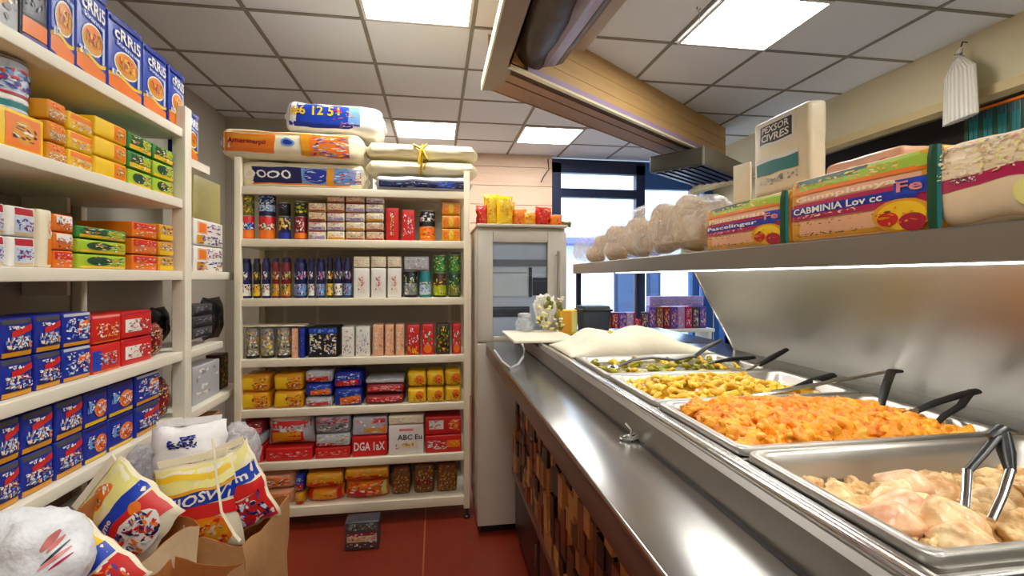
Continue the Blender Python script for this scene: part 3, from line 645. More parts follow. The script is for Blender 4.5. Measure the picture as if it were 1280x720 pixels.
# ================================================================== WHITE RACK
YR = 2.95; XR0, XR1 = -1.12, .2; ZR = [1.968, 1.67, 1.331, .986, .70, .395, .135]
rk = thing('shelving_rack', 'cream metal rack packed with tins and packets, standing at the end of the aisle', 'shelving rack', (XR0, YR, 0))
WR = XR1-XR0
for i, z in enumerate(ZR):
    mb = MB(); mb.rbox(.02, WR-.02, 0, .42, z-(.055 if i == 6 else .045), z, RACKP, .004); mb.build('shelf', rk)
for (x, y, top) in ((0, 0, 2.13), (WR-.035, 0, 2.09), (0, .39, 2.13), (WR-.035, .39, 2.09)):
    mb = MB(); mb.rbox(x, x+.036, y-.008, y+.03, .06, top, RACKP, .004); p = mb.build('post', rk)
    f = MB(); f.lathe([(.02, 0), (.022, .012), (.008, .02), (.008, .065)], mat('foot_metal', '3a3a3a', .4, .6), 12, (x+.018, y+.011, 0)); f.build('foot', p)
mb = MB(); mb.box(.03, WR-.03, .42, .43, .1, 1.93, mat('rack_back', 'cdc8bc', .6, 0, .06, 4)); mb.build('back_panel', rk, 0)
mb = MB()
for x in (.14, .34, WR-.12): mb.box(x, x+.02, .415, .42, .14, 1.93, WHITEP)
mb.build('back_rail', rk, 0)
RN = ['top', 'top row', 'second row', 'third row', 'fourth row', 'fifth row', 'bottom row']
YI = YR+.012
def zx(p): return onY(280+p/4, YI)
def zh(p, x): return p/4/F*dep(x, YI)
HTW = ['lower', 'upper']
def rcol(si, a, b, stack, d=.18, gap=.004, yo=0, zoff=0):
    xa, xb = zx(a)+gap/2, zx(b)-gap/2; xc = (xa+xb)/2; z = ZR[si]+.0005+zoff
    for key, hp, lab, cat in stack:
        h = zh(hp, xc); dd = d
        if D[key][0] in ('can', 'bottle'): dd = xb-xa
        item(key, xb-xa, h-.001, dd, (xc, YI+dd/2+.012+yo, z), 0, lab, cat); z += h+(.003 if D[key][0] == 'can' else 0)
T1 = 'top row of the cream rack'
rcol(1, 72, 140, [('cansred', 118, 'red and blue tin under the olive tin, top row of the cream rack', 'tin'), ('cansolive', 108, 'olive tin stacked at the end of the cream rack top row', 'tin')])
rcol(1, 155, 245, [('cansredgreen', 116, 'red and orange tin, second column, top row of the cream rack', 'tin'), ('cansnavy', 112, 'navy and white tin stacked in the second column of the top row', 'tin')])
rcol(1, 258, 325, [('cansyellow', 118, 'navy tin with yellow label, third column of the top row', 'tin'), ('cansblack', 66, 'small black tin on the navy and yellow tin', 'tin')])
rcol(1, 338, 408, [('cansmaroon', 116, 'maroon and orange tin, fourth column of the top row', 'tin'), ('canslime', 74, 'black and lime tin stacked beside the purple snack packs', 'tin')])
cols = ((416, 508), (510, 602), (604, 704), (706, 800)); ks = ['snackpurple', 'snackcream', 'snackgold', 'snackpurple', 'snackcream']
for c, (a, b) in enumerate(cols):
    n = 4 if c == 0 else 5
    rcol(1, a, b, [(ks[(k*3+c*2) % 5], 47 if k < 4 else 34, f'cream and purple snack pack, {TIER[k]} one up, {ORD[c]} snack column, top row', 'snack pack') for k in range(n)])
rcol(1, 806, 876, [('redtall', 168, 'plain red tall packet beside the snack packs, top row', 'packet')], d=.1)
rcol(1, 884, 956, [('redtall2', 160, 'red tall packet with pale lettering, top row of the rack', 'packet')], d=.1)
rcol(1, 972, 1058, [('cansorange', 72, 'orange tin under the black and white tin', 'tin'), ('cansbw', 80, 'black and white tin on the orange tin, top row', 'tin')])
rcol(1, 1088, 1184, [('orangetri', 66, f'orange and yellow three-pack, {TIER[k]} of the stack of three, top row', 'pack') for k in range(3)])
BC = [(66, 128), (133, 176), (178, 224), (230, 271), (273, 330), (340, 408), (412, 450), (452, 502), (506, 542), (544, 588), (590, 636)]
BK = 'bcdcdabaaba'; BK = ['a','b','a','c','c','d','a','d','b','a','d']
for i, (a, b) in enumerate(BC):
    rcol(2, a, b, [('bottle'+BK[i], 212, f'dark sauce bottle, {ORD[i]} bottle along the second row of the rack', 'bottle')])
for i, (a, b) in enumerate(((643, 728), (731, 811), (814, 888))):
    rcol(2, a, b, [('whiteglyph', 152, f'white packet with small red marks, {ORD[i]} of three in the second row', 'packet'), ('whitepack', 58, f'cream packet laid on the {ORD[i]} white packet, second row', 'packet')], d=.12)
rcol(2, 893, 968, [('canteal', 132, 'black and grey tin, first beside the white packets, second row', 'tin')]); rcol(2, 972, 1038, [('canteal2', 132, 'teal tin with pale band, second row of the rack', 'tin')])
rcol(2, 898, 1026, [('greypack', 70, 'grey foil pack lying across the black and teal tins', 'pack')], d=.08, zoff=zh(134, 0)+.004)
rcol(2, 1043, 1116, [('canlime', 122, 'dark brown and lime tin under a green tin', 'tin'), ('cangreen', 88, 'green tin on the brown and lime tin, second row', 'tin')])
rcol(2, 1120, 1186, [('canolive', 122, 'dark green tin at the right end of the second row', 'tin'), ('cangreen', 92, 'green tin at the right end, stacked on the dark green tin', 'tin')])
for i, (a, b) in enumerate(((62, 91), (93, 166), (172, 242), (250, 328))):
    rcol(3, a, b, [('cangrey', 152, f'grey and yellow tin, {ORD[i]} in the third row of the rack', 'tin')])
rcol(3, 332, 368, [('creamtall', 152, 'narrow cream packet beside the grey tins, third row', 'packet')], d=.1); rcol(3, 370, 402, [('bluetall', 152, 'narrow blue packet, third row of the rack', 'packet')], d=.1)
rcol(3, 66, 404, [('whitepack', 12, 'flat white carton lying along the grey and yellow tins', 'carton')], d=.1, zoff=zh(154, -.8)+.004)
rcol(3, 414, 570, [('traypack', 152, 'black tray pack of tins with a blue header, third row', 'pack')])
for i, (a, b) in enumerate(((584, 650), (654, 730))): rcol(3, a, b, [('whitetall', 152, f'white packet with grey print, {["first", "second"][i]} after the black tray pack', 'packet')], d=.1)
for i, (a, b) in enumerate(((740, 798), (802, 850), (854, 904))): rcol(3, a, b, [('creamtall', 160, f'cream upright packet, {ORD[i]} of three in the third row', 'packet')], d=.1)
for (a, b, k, l) in ((912, 980, 'redpink', 'red and pink packet right of the cream packets, third row'), (986, 1052, 'redorange', 'red packet with an orange picture, third row'), (1058, 1132, 'olivedark', 'dark olive speckled packet, third row'), (1140, 1188, 'redorange', 'red packet at the right end of the third row')):
    rcol(3, a, b, [(k, 156, l, 'packet')], d=.1)
for i, (a, b) in enumerate(((72, 226), (240, 396))):
    rcol(4, a, b, [('yellowbag', 86, f'yellow and orange food bag, {HTW[k]}, {ORD[i]} stack in the fourth row', 'food bag') for k in range(2)])
rcol(4, 400, 540, [('redgrey', 52, 'grey and orange bag at the bottom of the third stack, fourth row', 'food bag'), ('blueorange', 68, 'blue and orange bag, middle of the third stack, fourth row', 'food bag'), ('redgrey', 62, 'grey and red bag on top of the third stack, fourth row', 'food bag')])
rcol(4, 546, 692, [('blueorange', 92, 'blue and orange bag, lower, beside the dark red bags', 'food bag'), ('bluered', 82, 'blue and red bag, upper, beside the dark red bags', 'food bag')])
rcol(4, 704, 902, [('darkred', 54, 'dark red bag with pale lettering, lower of two, fourth row', 'food bag'), ('darkred', 52, 'dark red bag with pale lettering, upper of two, fourth row', 'food bag'), ('greypack', 24, 'thin grey pack on the dark red bags', 'pack')])
for i, (a, b) in enumerate(((916, 1012), (1014, 1102), (1104, 1190))):
    rcol(4, a, b, [('yellowbag2', 80, f'bright yellow bag, {HTW[k]}, {ORD[i]} of three columns at the right of the fourth row', 'food bag') for k in range(2)])
rcol(5, 70, 196, [('redbox2', 84, 'red box under the grey packet at the left end of the fifth row', 'box'), ('greyteal', 56, 'grey and teal packet under the pink packet, fifth row', 'packet'), ('pinkdark', 74, 'pink and maroon packet at the left end of the fifth row', 'packet')])
rcol(5, 200, 442, [('redbox2', 70, 'long red box under the silver bag, fifth row', 'box'), ('bagredyellow', 170, 'silver bag with red and yellow bands lying on the long red box', 'bag')], d=.14)
rcol(5, 450, 632, [('redbox2', 58, 'red box at the bottom of the grey packet stack, fifth row', 'box'), ('greyyellow', 66, 'grey packet with yellow print in the middle of its stack', 'packet'), ('greypink', 94, 'grey packet with pink print on top of its stack', 'packet')])
rcol(5, 636, 816, [('redbox', 104, 'red box with white lettering, fifth row', 'box'), ('whiteyellow', 98, 'white and yellow bag on the red box with white lettering', 'bag')])
rcol(5, 820, 1000, [('whitenote', 152, 'large white carton with grey lettering, fifth row', 'carton'), ('whitepack', 44, 'flat white pack on the large white carton', 'pack')])
rcol(5, 1004, 1190, [('redlabel2', 92, 'red carton with pale print, lower of two at the right end, fifth row', 'carton'), ('redlabel', 92, 'red carton with white label, upper of two at the right end, fifth row', 'carton')])
rcol(6, 150, 345, [('rollpeach', 78, 'peach and orange bag at the left end of the bottom row', 'bag'), ('rollpeach', 88, 'peach and orange bag lying on top at the left end of the bottom row', 'bag')], d=.12)
rcol(6, 347, 400, [('olivered', 66, 'small olive and red pack in the bottom row', 'pack'), ('bluered', 92, 'small blue and red pack on the olive pack, bottom row', 'pack')], d=.12)
rcol(6, 402, 592, [('rollorange', 82, 'orange rolled bag with red ends, bottom row', 'bag'), ('olivered', 74, 'olive and red pack on the orange rolled bag', 'pack')], d=.14)
rcol(6, 596, 824, [('rollred', 104, 'orange and red rolled bag, bottom row middle', 'bag'), ('olivered', 62, 'olive and orange pack on the orange and red rolled bag', 'pack')], d=.14)
for i, (a, b, k) in enumerate(((830, 932, 'brownbag'), (945, 1052, 'brownbag2'), (1064, 1170, 'brownbag'))):
    rcol(6, a, b, [(k, 148, f'brown grain bag, {ORD[i]} of three at the right of the bottom row', 'food bag')], d=.12, yo=.05)
# tin box on the floor
p = onZ(452, 689, 0)
o = item('flourtin', .175, .15, .1, (p.x, p.y+.06, .0005), 0, 'dark patterned packet standing on the red floor before the rack', 'packet')
# ------------------------------------------------------------------ bags on top of the rack
def longbag(name, px0, px1, py0, py1, Y, zb, h, d, body, items, label, cat, rz=0, r=.05, roll=0):
    xa, xb = onY(px0, Y), onY(px1, Y)
    me = brick_mesh(name, xb-xa, h, d, body, items, r, .012, len(label), .010)
    o = put(name, me, None, ((xa+xb)/2, Y+d/2, zb), rz); tag(o, label, cat); o.rotation_euler.y = roll
    for sx in (-1, 1):
        s = MB(); w = (xb-xa)/2
        s.loft([[(sx*(w-.012), -d*.3, h*.25), (sx*(w-.012), d*.3, h*.25), (sx*(w-.012), d*.3, h*.75), (sx*(w-.012), -d*.3, h*.75)], [(sx*(w+.012), -d*.34, h*.46), (sx*(w+.012), d*.34, h*.46), (sx*(w+.012), d*.34, h*.54), (sx*(w+.012), -d*.34, h*.54)]], pm(body) if isinstance(body, str) else body, False, True)
        s.build('end_seal', o)
    return o
def PH(py0, py1, px, Y): return (py1-py0)/F*dep(onY(px, Y), Y)
zt = ZR[0]+.001
longbag('flour_sack', 297, 455, 0, 0, YR+.03, zt, .155, .24, 'cream', [R(.0,.12,1,.75,'navy'), R(.0,.06,1,.13,'orange'), R(.5,.13,.98,.75,'sky'), E(.62,.45,.1,.28,'blue'), R(.7,.12,.76,.75,'gold'), S(.76,.15,.98,.72,['white','purple','pink','red','sky'],34,.035), T('OOOO',.05,.3,.42,.62,'white'), S(.52,.2,.68,.7,['white','pale','blue'],14,.03)], 'long cream bag with navy band, lowest of the three on the rack', 'flour bag')
longbag('flour_sack', 274, 453, 0, 0, YR-.01, zt+.157, .165, .26, 'cream', [R(.0,.15,.38,.8,'orange'), R(.02,.62,.36,.72,'gold'), T('Amereserpo',.06,.4,.32,.62,'maroon'), E(.47,.55,.05,.16,'sky'), E(.47,.55,.035,.1,'blue'), R(.56,.1,.62,.85,'gold'), R(.62,.12,.9,.8,'orange'), S(.64,.16,.9,.76,['white','purple','sky','royal','yellow'],44,.035), R(.02,.86,.98,.93,'gold')], 'long cream bag with an orange end, middle of the three on the rack', 'flour bag', roll=.015)
longbag('flour_sack', 355, 476, 0, 0, YR+.02, zt+.325, .175, .26, 'white', [R(.04,.25,.78,.97,'royal'), R(.04,.12,.7,.28,'blue'), R(.66,.3,.78,.92,'sky'), T('#6 12 51',.06,.5,.56,.82,'yellow'), S(.5,.4,.6,.9,['orange','red'],8,.03), S(.56,.18,.72,.36,['orange','pink','white'],12,.025), S(.62,.55,.74,.75,['yellow','gold'],8,.03)], 'plump white bag with a blue label, highest on the rack', 'flour bag', roll=.03)
longbag('wrapped_carton', 470, 588, 0, 0, YR+.0, zt, .085, .2, 'silver', [R(.03,.15,.97,.62,'navy'), S(.05,.2,.6,.6,['teal','white','purple','sky'],30,.03), R(.64,.18,.8,.6,'royal'), S(.62,.2,.98,.62,['pink','lime','sky','teal'],14,.03), R(.03,.7,.97,.9,'pale')], 'flat silver and navy wrapped carton beneath the cloth rolls', 'carton', r=.02)
CLO = mat('cream_cloth', 'f0e6c2', .85, 0, .06, 20, .3, 60)
RIB = mat('yellow_ribbon', 'd9b11c', .5, 0, .2, 40)
xa, xb = onY(455, YR+.02), onY(598, YR+.02)
for k, z in enumerate((zt+.088, zt+.088+.102)):
    mb = MB(); loops = []
    for i in range(17):
        t = i/16; x = xa+(xb-xa)*t; e = min(1, .35+(min(t, 1-t)*9)**.6) if min(t, 1-t) < .1 else 1
        lo = []
        for j in range(16):
            a = 2*PI*j/16; wv = 1+.04*math.sin(5*a+i*.7+k)-(.14 if i == 8 else 0)
            lo.append((x, YR+.13+.13*e*math.cos(a)*wv, z+.051+.051*e*wv*(abs(math.sin(a))**.8)*(1 if math.sin(a) > 0 else -1)))
        loops.append(lo)
    mb.loft(loops, CLO, True, True); o = mb.build('cloth_roll', None, 60)
    tag(o, f'{["lower", "upper"][k]} cream cloth roll tied with yellow ribbon on the rack', 'cloth roll', 'cream cloth rolls')
mb = MB(); xc = (xa+xb)/2; pts = []
for i in range(25):
    a = 2*PI*i/24; pts.append((xc+.006*math.sin(3*a), YR+.13+.142*math.cos(a), zt+.088+.102+.103*math.copysign(abs(math.sin(a))**.6, math.sin(a))))
mb.tube(pts, .007, RIB, 6, 1.0); mb.tube([(xc-.05, YR+.0, zt+.27), (xc, YR-.022, zt+.24), (xc+.03, YR-.02, zt+.18), (xc+.01, YR-.022, zt+.12)], .009, RIB, 6)
mb.tube([(xc+.03, YR-.015, zt+.27), (xc-.005, YR-.024, zt+.235), (xc-.02, YR-.022, zt+.15)], .008, RIB, 6)
o = mb.build('ribbon'); tag(o, 'yellow ribbon tied round the two cream cloth rolls', 'ribbon')

# ================================================================== FRIDGE
fg = thing('display_fridge', 'tall narrow steel fridge with a glass door beside the rack', 'fridge', (.23, 2.72, 0))
FS = mat('fridge_grey', 'd0c9bb', .38, .2, .06, 5); FH = 1.735
mb = MB(); mb.rbox(0, .51, .03, .55, .05, FH, FS, .006); mb.build('body', fg)
mb = MB(); mb.box(.02, .49, .06, .5, 0, .05, BLACKP); mb.build('plinth', fg, 0)
mb = MB(); mb.rbox(0, .51, 0, .028, .06, 1.08, FS, .004); mb.build('lower_panel', fg)
mb = MB()
for b in ((0, .085, 1.09, FH-.025), (.40, .51, 1.09, FH-.025), (.085, .40, FH-.085, FH-.025), (.085, .40, 1.09, 1.12)): mb.rbox(b[0], b[1], 0, .028, b[2], b[3], FS, .004)
dr = mb.build('door', fg)
gm = mat('fridge_glass', '6f7880', .08, 0, .1, 4)
mb = MB(); mb.box(.085, .40, .012, .018, 1.12, FH-.085, GLASS); mb.build('pane', dr, 0)
mb = MB(); mb.box(.09, .395, .0295, .0305, 1.12, FH-.085, mat('fridge_inside', 'e2e4e6', .35, 0, .1, 3)); mb.build('interior', fg, 0)
mb = MB(); mb.rbox(-.005, .515, -.012, .55, FH, FH+.016, mat('fridge_top', 'cfc8b4', .5), .004); mb.build('top_panel', fg)
mb = MB(); mb.tube([(.455, -.03, 1.2), (.455, -.03, 1.6)], .008, STEEL2); mb.tube([(.455, 0, 1.22), (.455, -.03, 1.22)], .006, STEEL2); mb.tube([(.455, 0, 1.58), (.455, -.03, 1.58)], .006, STEEL2); mb.build('handle', dr)
# paper notices behind the door glass
def fx(p): return onY(p, 2.74)-.23
def fz(p): return HC-(p-CY)/F*2.72
for (x0, x1, z0, z1, c, l) in ((fx(614), fx(659), fz(371), fz(334), 'white', 'white notice sheet behind the fridge door glass'), (fx(666), fx(689), fz(370), fz(347), 'dkgrey', 'dark grey carton behind the fridge door glass'), (fx(614), fx(690), fz(332), fz(324), 'grey', 'grey shelf edge behind the fridge door glass'), (fx(614), fx(662), fz(397), fz(384), 'dkgrey', 'dark tray low inside the fridge'), (fx(661), fx(665), fz(372), fz(334), 'dkgrey', 'dark divider behind the fridge door glass')):
    mb = MB(); mb.box(x0, x1, .0215, .0245, z0, z1, pm(c)); mb.box(x0+.005, x1-.005, .0205, .0215, z0+(z1-z0)*.8, z0+(z1-z0)*.83, pm('grey')); o = mb.build('notice_sheet', fg, 0); o['label'] = l
# orange and yellow packs on the fridge
yf = 2.80
for i, (px, pw, hp, hh, c, nm) in enumerate(((596, 12, 22, 0, 'red', 'red'), (607, 16, 36, 1, 'yellow', 'yellow'), (622, 18, 34, 1, 'yellow', 'yellow'), (641, 17, 20, 0, 'orange', 'orange'), (655, 14, 16, 0, 'gold', 'gold'), (671, 19, 22, 1, 'red', 'orange-red'), (688, 14, 14, 0, 'orange', 'orange'), (702, 13, 7, 0, 'olive', 'olive'))):
    x0 = onY(px, yf); w = pw/F*2.75; h = hp*1.15/F*2.78; key = 'ftop'+str(i)
    D[key] = ('pillow', c, [S(.1,.1,.9,.9,[c, 'gold' if c != 'gold' else 'yellow', 'orange', 'ltyellow' if c == 'yellow' else 'maroon'],16,.1)])
    item(key, w*1.25, h, .07, (x0+w/2, yf+.02*(i % 2), FH+.0165), (i % 3-1)*.25, f'{nm} snack packet on the fridge, {ORD[i]} along', 'snack packet')
for i, (px, zz, c) in enumerate(((603, .065, 'orange'), (615, .1, 'gold'), (629, .1, 'yellow'))):
    key = 'ftq'+str(i); D[key] = ('pillow', c, [S(.1,.1,.9,.9,['gold','yellow','orange'],14,.1)])
    item(key, .08, .07, .06, (onY(px+7, yf+.07), yf+.08, FH+zz), .2*i-.2, f'{["orange", "gold", "yellow"][i]} snack packet perched behind the front packets on the fridge', 'snack packet')
# ================================================================== COUNTER
XC, ZC = .27, 1.10; YC0, YC1 = -.5, 2.66; XRZ, ZT = .43, 1.165
ct = thing('service_counter', 'long dark wood service counter faced with mosaic wood chips', 'counter', (XC, 0, 0))
BRN = mat('ledge_brown', '5a3a30', .35, 0, .12, 8); DKW = mat('dark_wood', '2a1610', .4, 0, .3, 5, stretch=(1, 1, 6))
mb = MB(); mb.rbox(.0, .16, YC0, YC1, ZC-.075, ZC-.014, BRN, .006); mb.build('ledge', ct)
mb = MB(); mb.rbox(.17, .9, YC0, YC1, .06, .87, DKW, .006); mb.box(.176, .19, YC0, YC1, .87, ZC-.076, DKW); mb.box(.2, .9, YC0, YC1, 0, .06, BLACKP); mb.build('body', ct)
CH = [mat('chip_'+n, c, .45, 0, .25, 12, stretch=(1, 1, 3)) for n, c in (('honey', 'd29a58'), ('oak', 'b57c44'), ('walnut', '6a4026'), ('ebony', '2a1c14'), ('rust', '8a4a28'))]
mb = MB(); rnd = random.Random(9); y = YC0
while y < YC1-.01:
    w = .058; z = .405-.04*rnd.random()
    while z < ZC-.08:
        h = rnd.uniform(.05, .11); z0 = max(z, .405); z1 = min(z+h, ZC-.077)
        if z1-z0 > .008: mb.box(.168-rnd.uniform(.002, .022), .175, y+.001, min(y+w, YC1)-.001, z0+.001, z1-.001, rnd.choices(CH, (2, 3, 4, 4, 2))[0])
        z += h
    y += w
mb.build('chip_panel', ct, 0)
mb = MB(); mb.rbox(.145, .18, YC0, YC1, .375, .405, mat('trim_brown', '6b4636', .3), .004); mb.build('trim_strip', ct)
for i in range(5):
    y0 = YC0+.02+i*.628
    mb = MB(); mb.rbox(.158, .172, y0, y0+.60, .08, .365, DKW, .003); d_ = mb.build('door', ct)
    mb = MB(); mb.rbox(.15, .16, y0+.02, y0+.035, .2, .3, mat('trim_brown', '6b4636'), .003); mb.build('handle', d_)
mb = MB(); mb.rbox(XC-.004, XRZ-.006, YC0, YC1, ZC-.0135, ZC, STEEL, .004); o = mb.build('worktop')
tag(o, 'narrow brushed steel worktop running along the front of the food counter', 'worktop')
# ------------------------------------------------------------------ steam table
st = thing('steam_table', 'stainless steel hot food table holding the pans', 'food counter', (XRZ, 0, ZC))
YT1 = 2.66; PX0, PX1 = .488, 1.03
mb = MB(); mb.loft([[(0, y, -.012), (.004, y, .05), (.012, y, .058), (.05, y, .058), (.05, y, -.012)] for y in (YC0, YT1)], STEELD, True, True); mb.box(-.008, .004, YC0, YT1, 0, .0005, BLACKP); mb.build('front_riser', st, 0)
mb = MB(); mb.rbox(.016, .034, YC0, YT1, .057, .067, CHROME, .003); mb.rbox(.040, .052, YC0, YT1, .055, .062, STEEL, .002); mb.build('rail', st)
mb = MB(); mb.rbox(.05, .09, 2.03, YT1, .04, .062, STEEL, .002); mb.rbox(.05, PX1-XRZ+.25, 2.03, YT1, .04, .06, STEEL, .002); mb.rbox(PX1-XRZ+.002, PX1-XRZ+.25, YC0, 2.03, .03, .058, STEEL, .002); mb.build('deck', st)
mb = MB(); mb.box(.052, PX1-XRZ, YC0, 2.03, -.20, -.19, STEEL2); mb.box(PX1-XRZ, PX1-XRZ+.01, YC0, 2.03, -.2, .03, STEEL2); mb.build('well', st, 0)
PY_ = [(.09, .40), (.415, .715), (.73, 1.03), (1.045, 1.345), (1.36, 1.685), (1.70, 2.02)]
for a, b in zip(PY_[:-1], PY_[1:]):
    mb = MB(); mb.rbox(.05, PX1-XRZ, a[1]+.001, b[0]-.001, .045, .057, STEEL, .003); mb.build('divider', st)
def rrect(x0, x1, y0, y1, r, z, n=5):
    o = []
    for cx, cy, a0 in ((x1-r, y1-r, 0), (x0+r, y1-r, 90), (x0+r, y0+r, 180), (x1-r, y0+r, 270)):
        for i in range(n+1): a = math.radians(a0+90*i/n); o.append((cx+r*math.cos(a), cy+r*math.sin(a), z))
    return o
def pan(i, dz, depth, label, x1=PX1):
    a, b = PY_[i]; z = ZT+dz; x0 = PX0; mb = MB()
    L = [(0, -.012, .018), (0, -.001, .018), (.002, .0015, .018), (.014, .0015, .016), (.019, -.004, .03), (.024, -.02, .035), (.045, -depth+.02, .04), (.065, -depth, .05)]
    mb.loft([rrect(x0+e, x1-e, a+e*.8, b-e*.8, max(.006, r-.0), z+zz) for e, zz, r in L], STEEL2, False, True)
    o = mb.build('food_pan', None, 50); tag(o, label, 'food pan', 'stainless food pans'); return o
pan(1, .006, .12, 'deep steel pan holding pale cooked chicken pieces'); pan(2, .005, .07, 'steel pan heaped with orange curry chunks')
pan(3, .004, .06, 'steel pan of yellow vegetables in sauce'); pan(4, .003, .06, 'steel pan of greens behind the yellow vegetables'); pan(5, .003, .08, 'far steel pan under the heaped white cloth')
# ------------------------------------------------------------------ food
def food_mat(name, c1, c2, rough=.4, scale=25, bump=.5, bs=60, sss=.1):
    m = bpy.data.materials.new(name); m.use_nodes = True; N = m.node_tree.nodes; L = m.node_tree.links; b = N['Principled BSDF']
    tc = N.new('ShaderNodeTexCoord'); nz = N.new('ShaderNodeTexNoise'); nz.inputs['Scale'].default_value = scale; nz.inputs['Detail'].default_value = 5
    oi = N.new('ShaderNodeObjectInfo'); ad = N.new('ShaderNodeVectorMath'); ad.operation = 'ADD'
    ml = N.new('ShaderNodeMath'); ml.operation = 'MULTIPLY'; ml.inputs[1].default_value = 40; L.new(oi.outputs['Random'], ml.inputs[0])
    L.new(tc.outputs['Object'], ad.inputs[0]); L.new(ml.outputs[0], ad.inputs[1]); L.new(ad.outputs[0], nz.inputs['Vector'])
    cr = N.new('ShaderNodeValToRGB'); cr.color_ramp.elements[0].position = .36; cr.color_ramp.elements[0].color = lin(c1); cr.color_ramp.elements[1].position = .64; cr.color_ramp.elements[1].color = lin(c2)
    L.new(nz.outputs['Fac'], cr.inputs[0]); L.new(cr.outputs[0], b.inputs['Base Color']); b.inputs['Roughness'].default_value = rough
    n2 = N.new('ShaderNodeTexNoise'); n2.inputs['Scale'].default_value = bs; L.new(ad.outputs[0], n2.inputs['Vector'])
    bp = N.new('ShaderNodeBump'); bp.inputs['Strength'].default_value = bump; bp.inputs['Distance'].default_value = .004; L.new(n2.outputs['Fac'], bp.inputs['Height']); L.new(bp.outputs[0], b.inputs['Normal'])
    b.inputs['Subsurface Weight'].default_value = sss; b.inputs['Subsurface Radius'].default_value = (.01, .005, .002)
    return m
import bmesh
def ico(sub):
    bm = bmesh.new(); bmesh.ops.create_icosphere(bm, subdivisions=sub, radius=1)
    vs = [v.co.copy() for v in bm.verts]; fs = [tuple(v.index for v in f.verts) for f in bm.faces]; bm.free(); return vs, fs
ICO2 = ico(2); ICO3 = ico(3); ICO4 = ico(4)
def blob(name, m, sx, sy, sz, amp, fr, seed, geo=ICO3, amp2=.0, shape=None):
    vs, fs = geo; out = []
    for v in vs:
        k = 1+amp*noise.noise(v*fr+Vector((seed*3.1, 0, seed)))+amp2*noise.noise(v*fr*3+Vector((0, seed*2.3, 1)))
        p = v*k
        if shape: p = shape(p)
        out.append((p.x*sx, p.y*sy, p.z*sz))
    mb = MB(); mb.add(out, fs, m); return mb.mesh(name, 180)
OR = [food_mat('curry_orange', 'ef8c14', 'ffb42e', .42, 45, .7, 110, .02), food_mat('curry_red', 'd8680c', 'ffa422', .42, 40, .7, 110, .02)]
cm = [blob('curry_chunk', OR[0 if i % 3 else 1], .0165+.004*(i % 3), .0125+.003*(i % 2), .0115+.002*(i % 2), .75, 1.7, i, ICO3, .32) for i in range(6)]
rnd = random.Random(21)
def heap(n, pany, meshes, name, label, cat, group, zf, x0=PX0+.045, x1=PX1-.045, rmin=.02, sc_=(.85, 1.2), tries=60, margin=.03):
    a, b = PY_[pany]; pts = []; k = 0
    for q in range(n*tries):
        if len(pts) >= n: break
        x = rnd.uniform(x0, x1); y = rnd.uniform(a+margin, b-margin)
        if all((x-p[0])**2+(y-p[1])**2 > rmin**2 for p in pts): pts.append((x, y))
    for x, y in pts:
        u = (x-x0)/(x1-x0); v = (y-a)/(b-a); s = rnd.uniform(*sc_)
        o = put(name, rnd.choice(meshes), None, (x, y, ZT+zf(u, v)+rnd.uniform(-.005, .006)))
        o.rotation_euler = (rnd.uniform(-.6, .6), rnd.uniform(-.6, .6), rnd.uniform(0, 6.3)); o.scale = (s, s, s)
        tag(o, label, cat, group)
    return pts
# sauce beds
def bed(pany, z0, m, name, label, cat, amp, kind=None, x0=PX0+.028, x1=PX1-.028, bumps=9):
    a, b = PY_[pany]; a += .024; b -= .024; mb = MB(); n = 36; mm = 20; vs = []; fs = []
    for j in range(mm+1):
        for i in range(n+1):
            u, v = i/n, j/mm; e = min(1, 8*min(u, 1-u), 6*min(v, 1-v))
            vs.append((x0+(x1-x0)*u, a+(b-a)*v, ZT+z0(u, v)*1.0+amp*noise.noise((u*bumps, v*bumps*.6, pany))*e))
    for j in range(mm):
        for i in range(n): k = j*(n+1)+i; fs.append((k, k+1, k+n+2, k+n+1))
    mb.add(vs, fs, m); e = []
    ring = [i for i in range(n+1)]+[(j+1)*(n+1)-1 for j in range(1, mm+1)]+[mm*(n+1)+i for i in range(n-1, -1, -1)]+[j*(n+1) for j in range(mm-1, 0, -1)]
    cxm, cym = (x0+x1)/2, (a+b)/2
    top = [vs[i] for i in ring]; low = [(cxm+(p[0]-cxm)*.93, cym+(p[1]-cym)*.9, ZT-.05) for p in top]
    mb.loft([low, top], m, True, False)
    o = mb.build(name, None, 180); tag(o, label, cat, None, kind); return o
zo = lambda u, v: -.012+.026*math.sin(PI*min(1, max(0, u*.97+.02)))**.6*math.sin(PI*v)**.7-.012*u
bed(2, lambda u, v: zo(u, v)-.012, food_mat('curry_sauce', 'b8560a', 'd8780f', .3, 30, .4, 60), 'curry_sauce', 'thick orange sauce under the curry chunks', 'sauce', .006, 'stuff')
heap(250, 2, cm, 'curry_chunk', 'orange curry chunk heaped in the middle steel pan', 'food chunk', 'orange curry chunks', lambda u, v: zo(u, v)+.004, rmin=.0165, margin=.034)
YE = [food_mat('veg_yellow', 'f5c428', 'ffe45c', .3, 40, .3, 90, .03), food_mat('veg_gold', 'e8a820', 'ffd24a', .3, 30, .3, 90, .03), food_mat('veg_green', '6f7a14', 'c9b420', .35, 30, .3, 90)]
ym = []
for i in range(6):
    mb = MB(); rr = .006+.001*(i % 3); R_ = .013+.002*(i % 2)
    mb.tube([(R_*math.cos(t*.35), R_*math.sin(t*.35), .002*math.sin(t)) for t in range(-4, 5)], [rr*(.55+.45*math.sin(PI*(k+.8)/9.6)) for k in range(9)], YE[(0, 1, 0, 0, 0, 1)[i]], 8, .9); ym.append(mb.mesh('veg_piece', 180))
zy = lambda u, v: -.016+.022*math.sin(PI*min(1, u*.85+.05))*math.sin(PI*v)
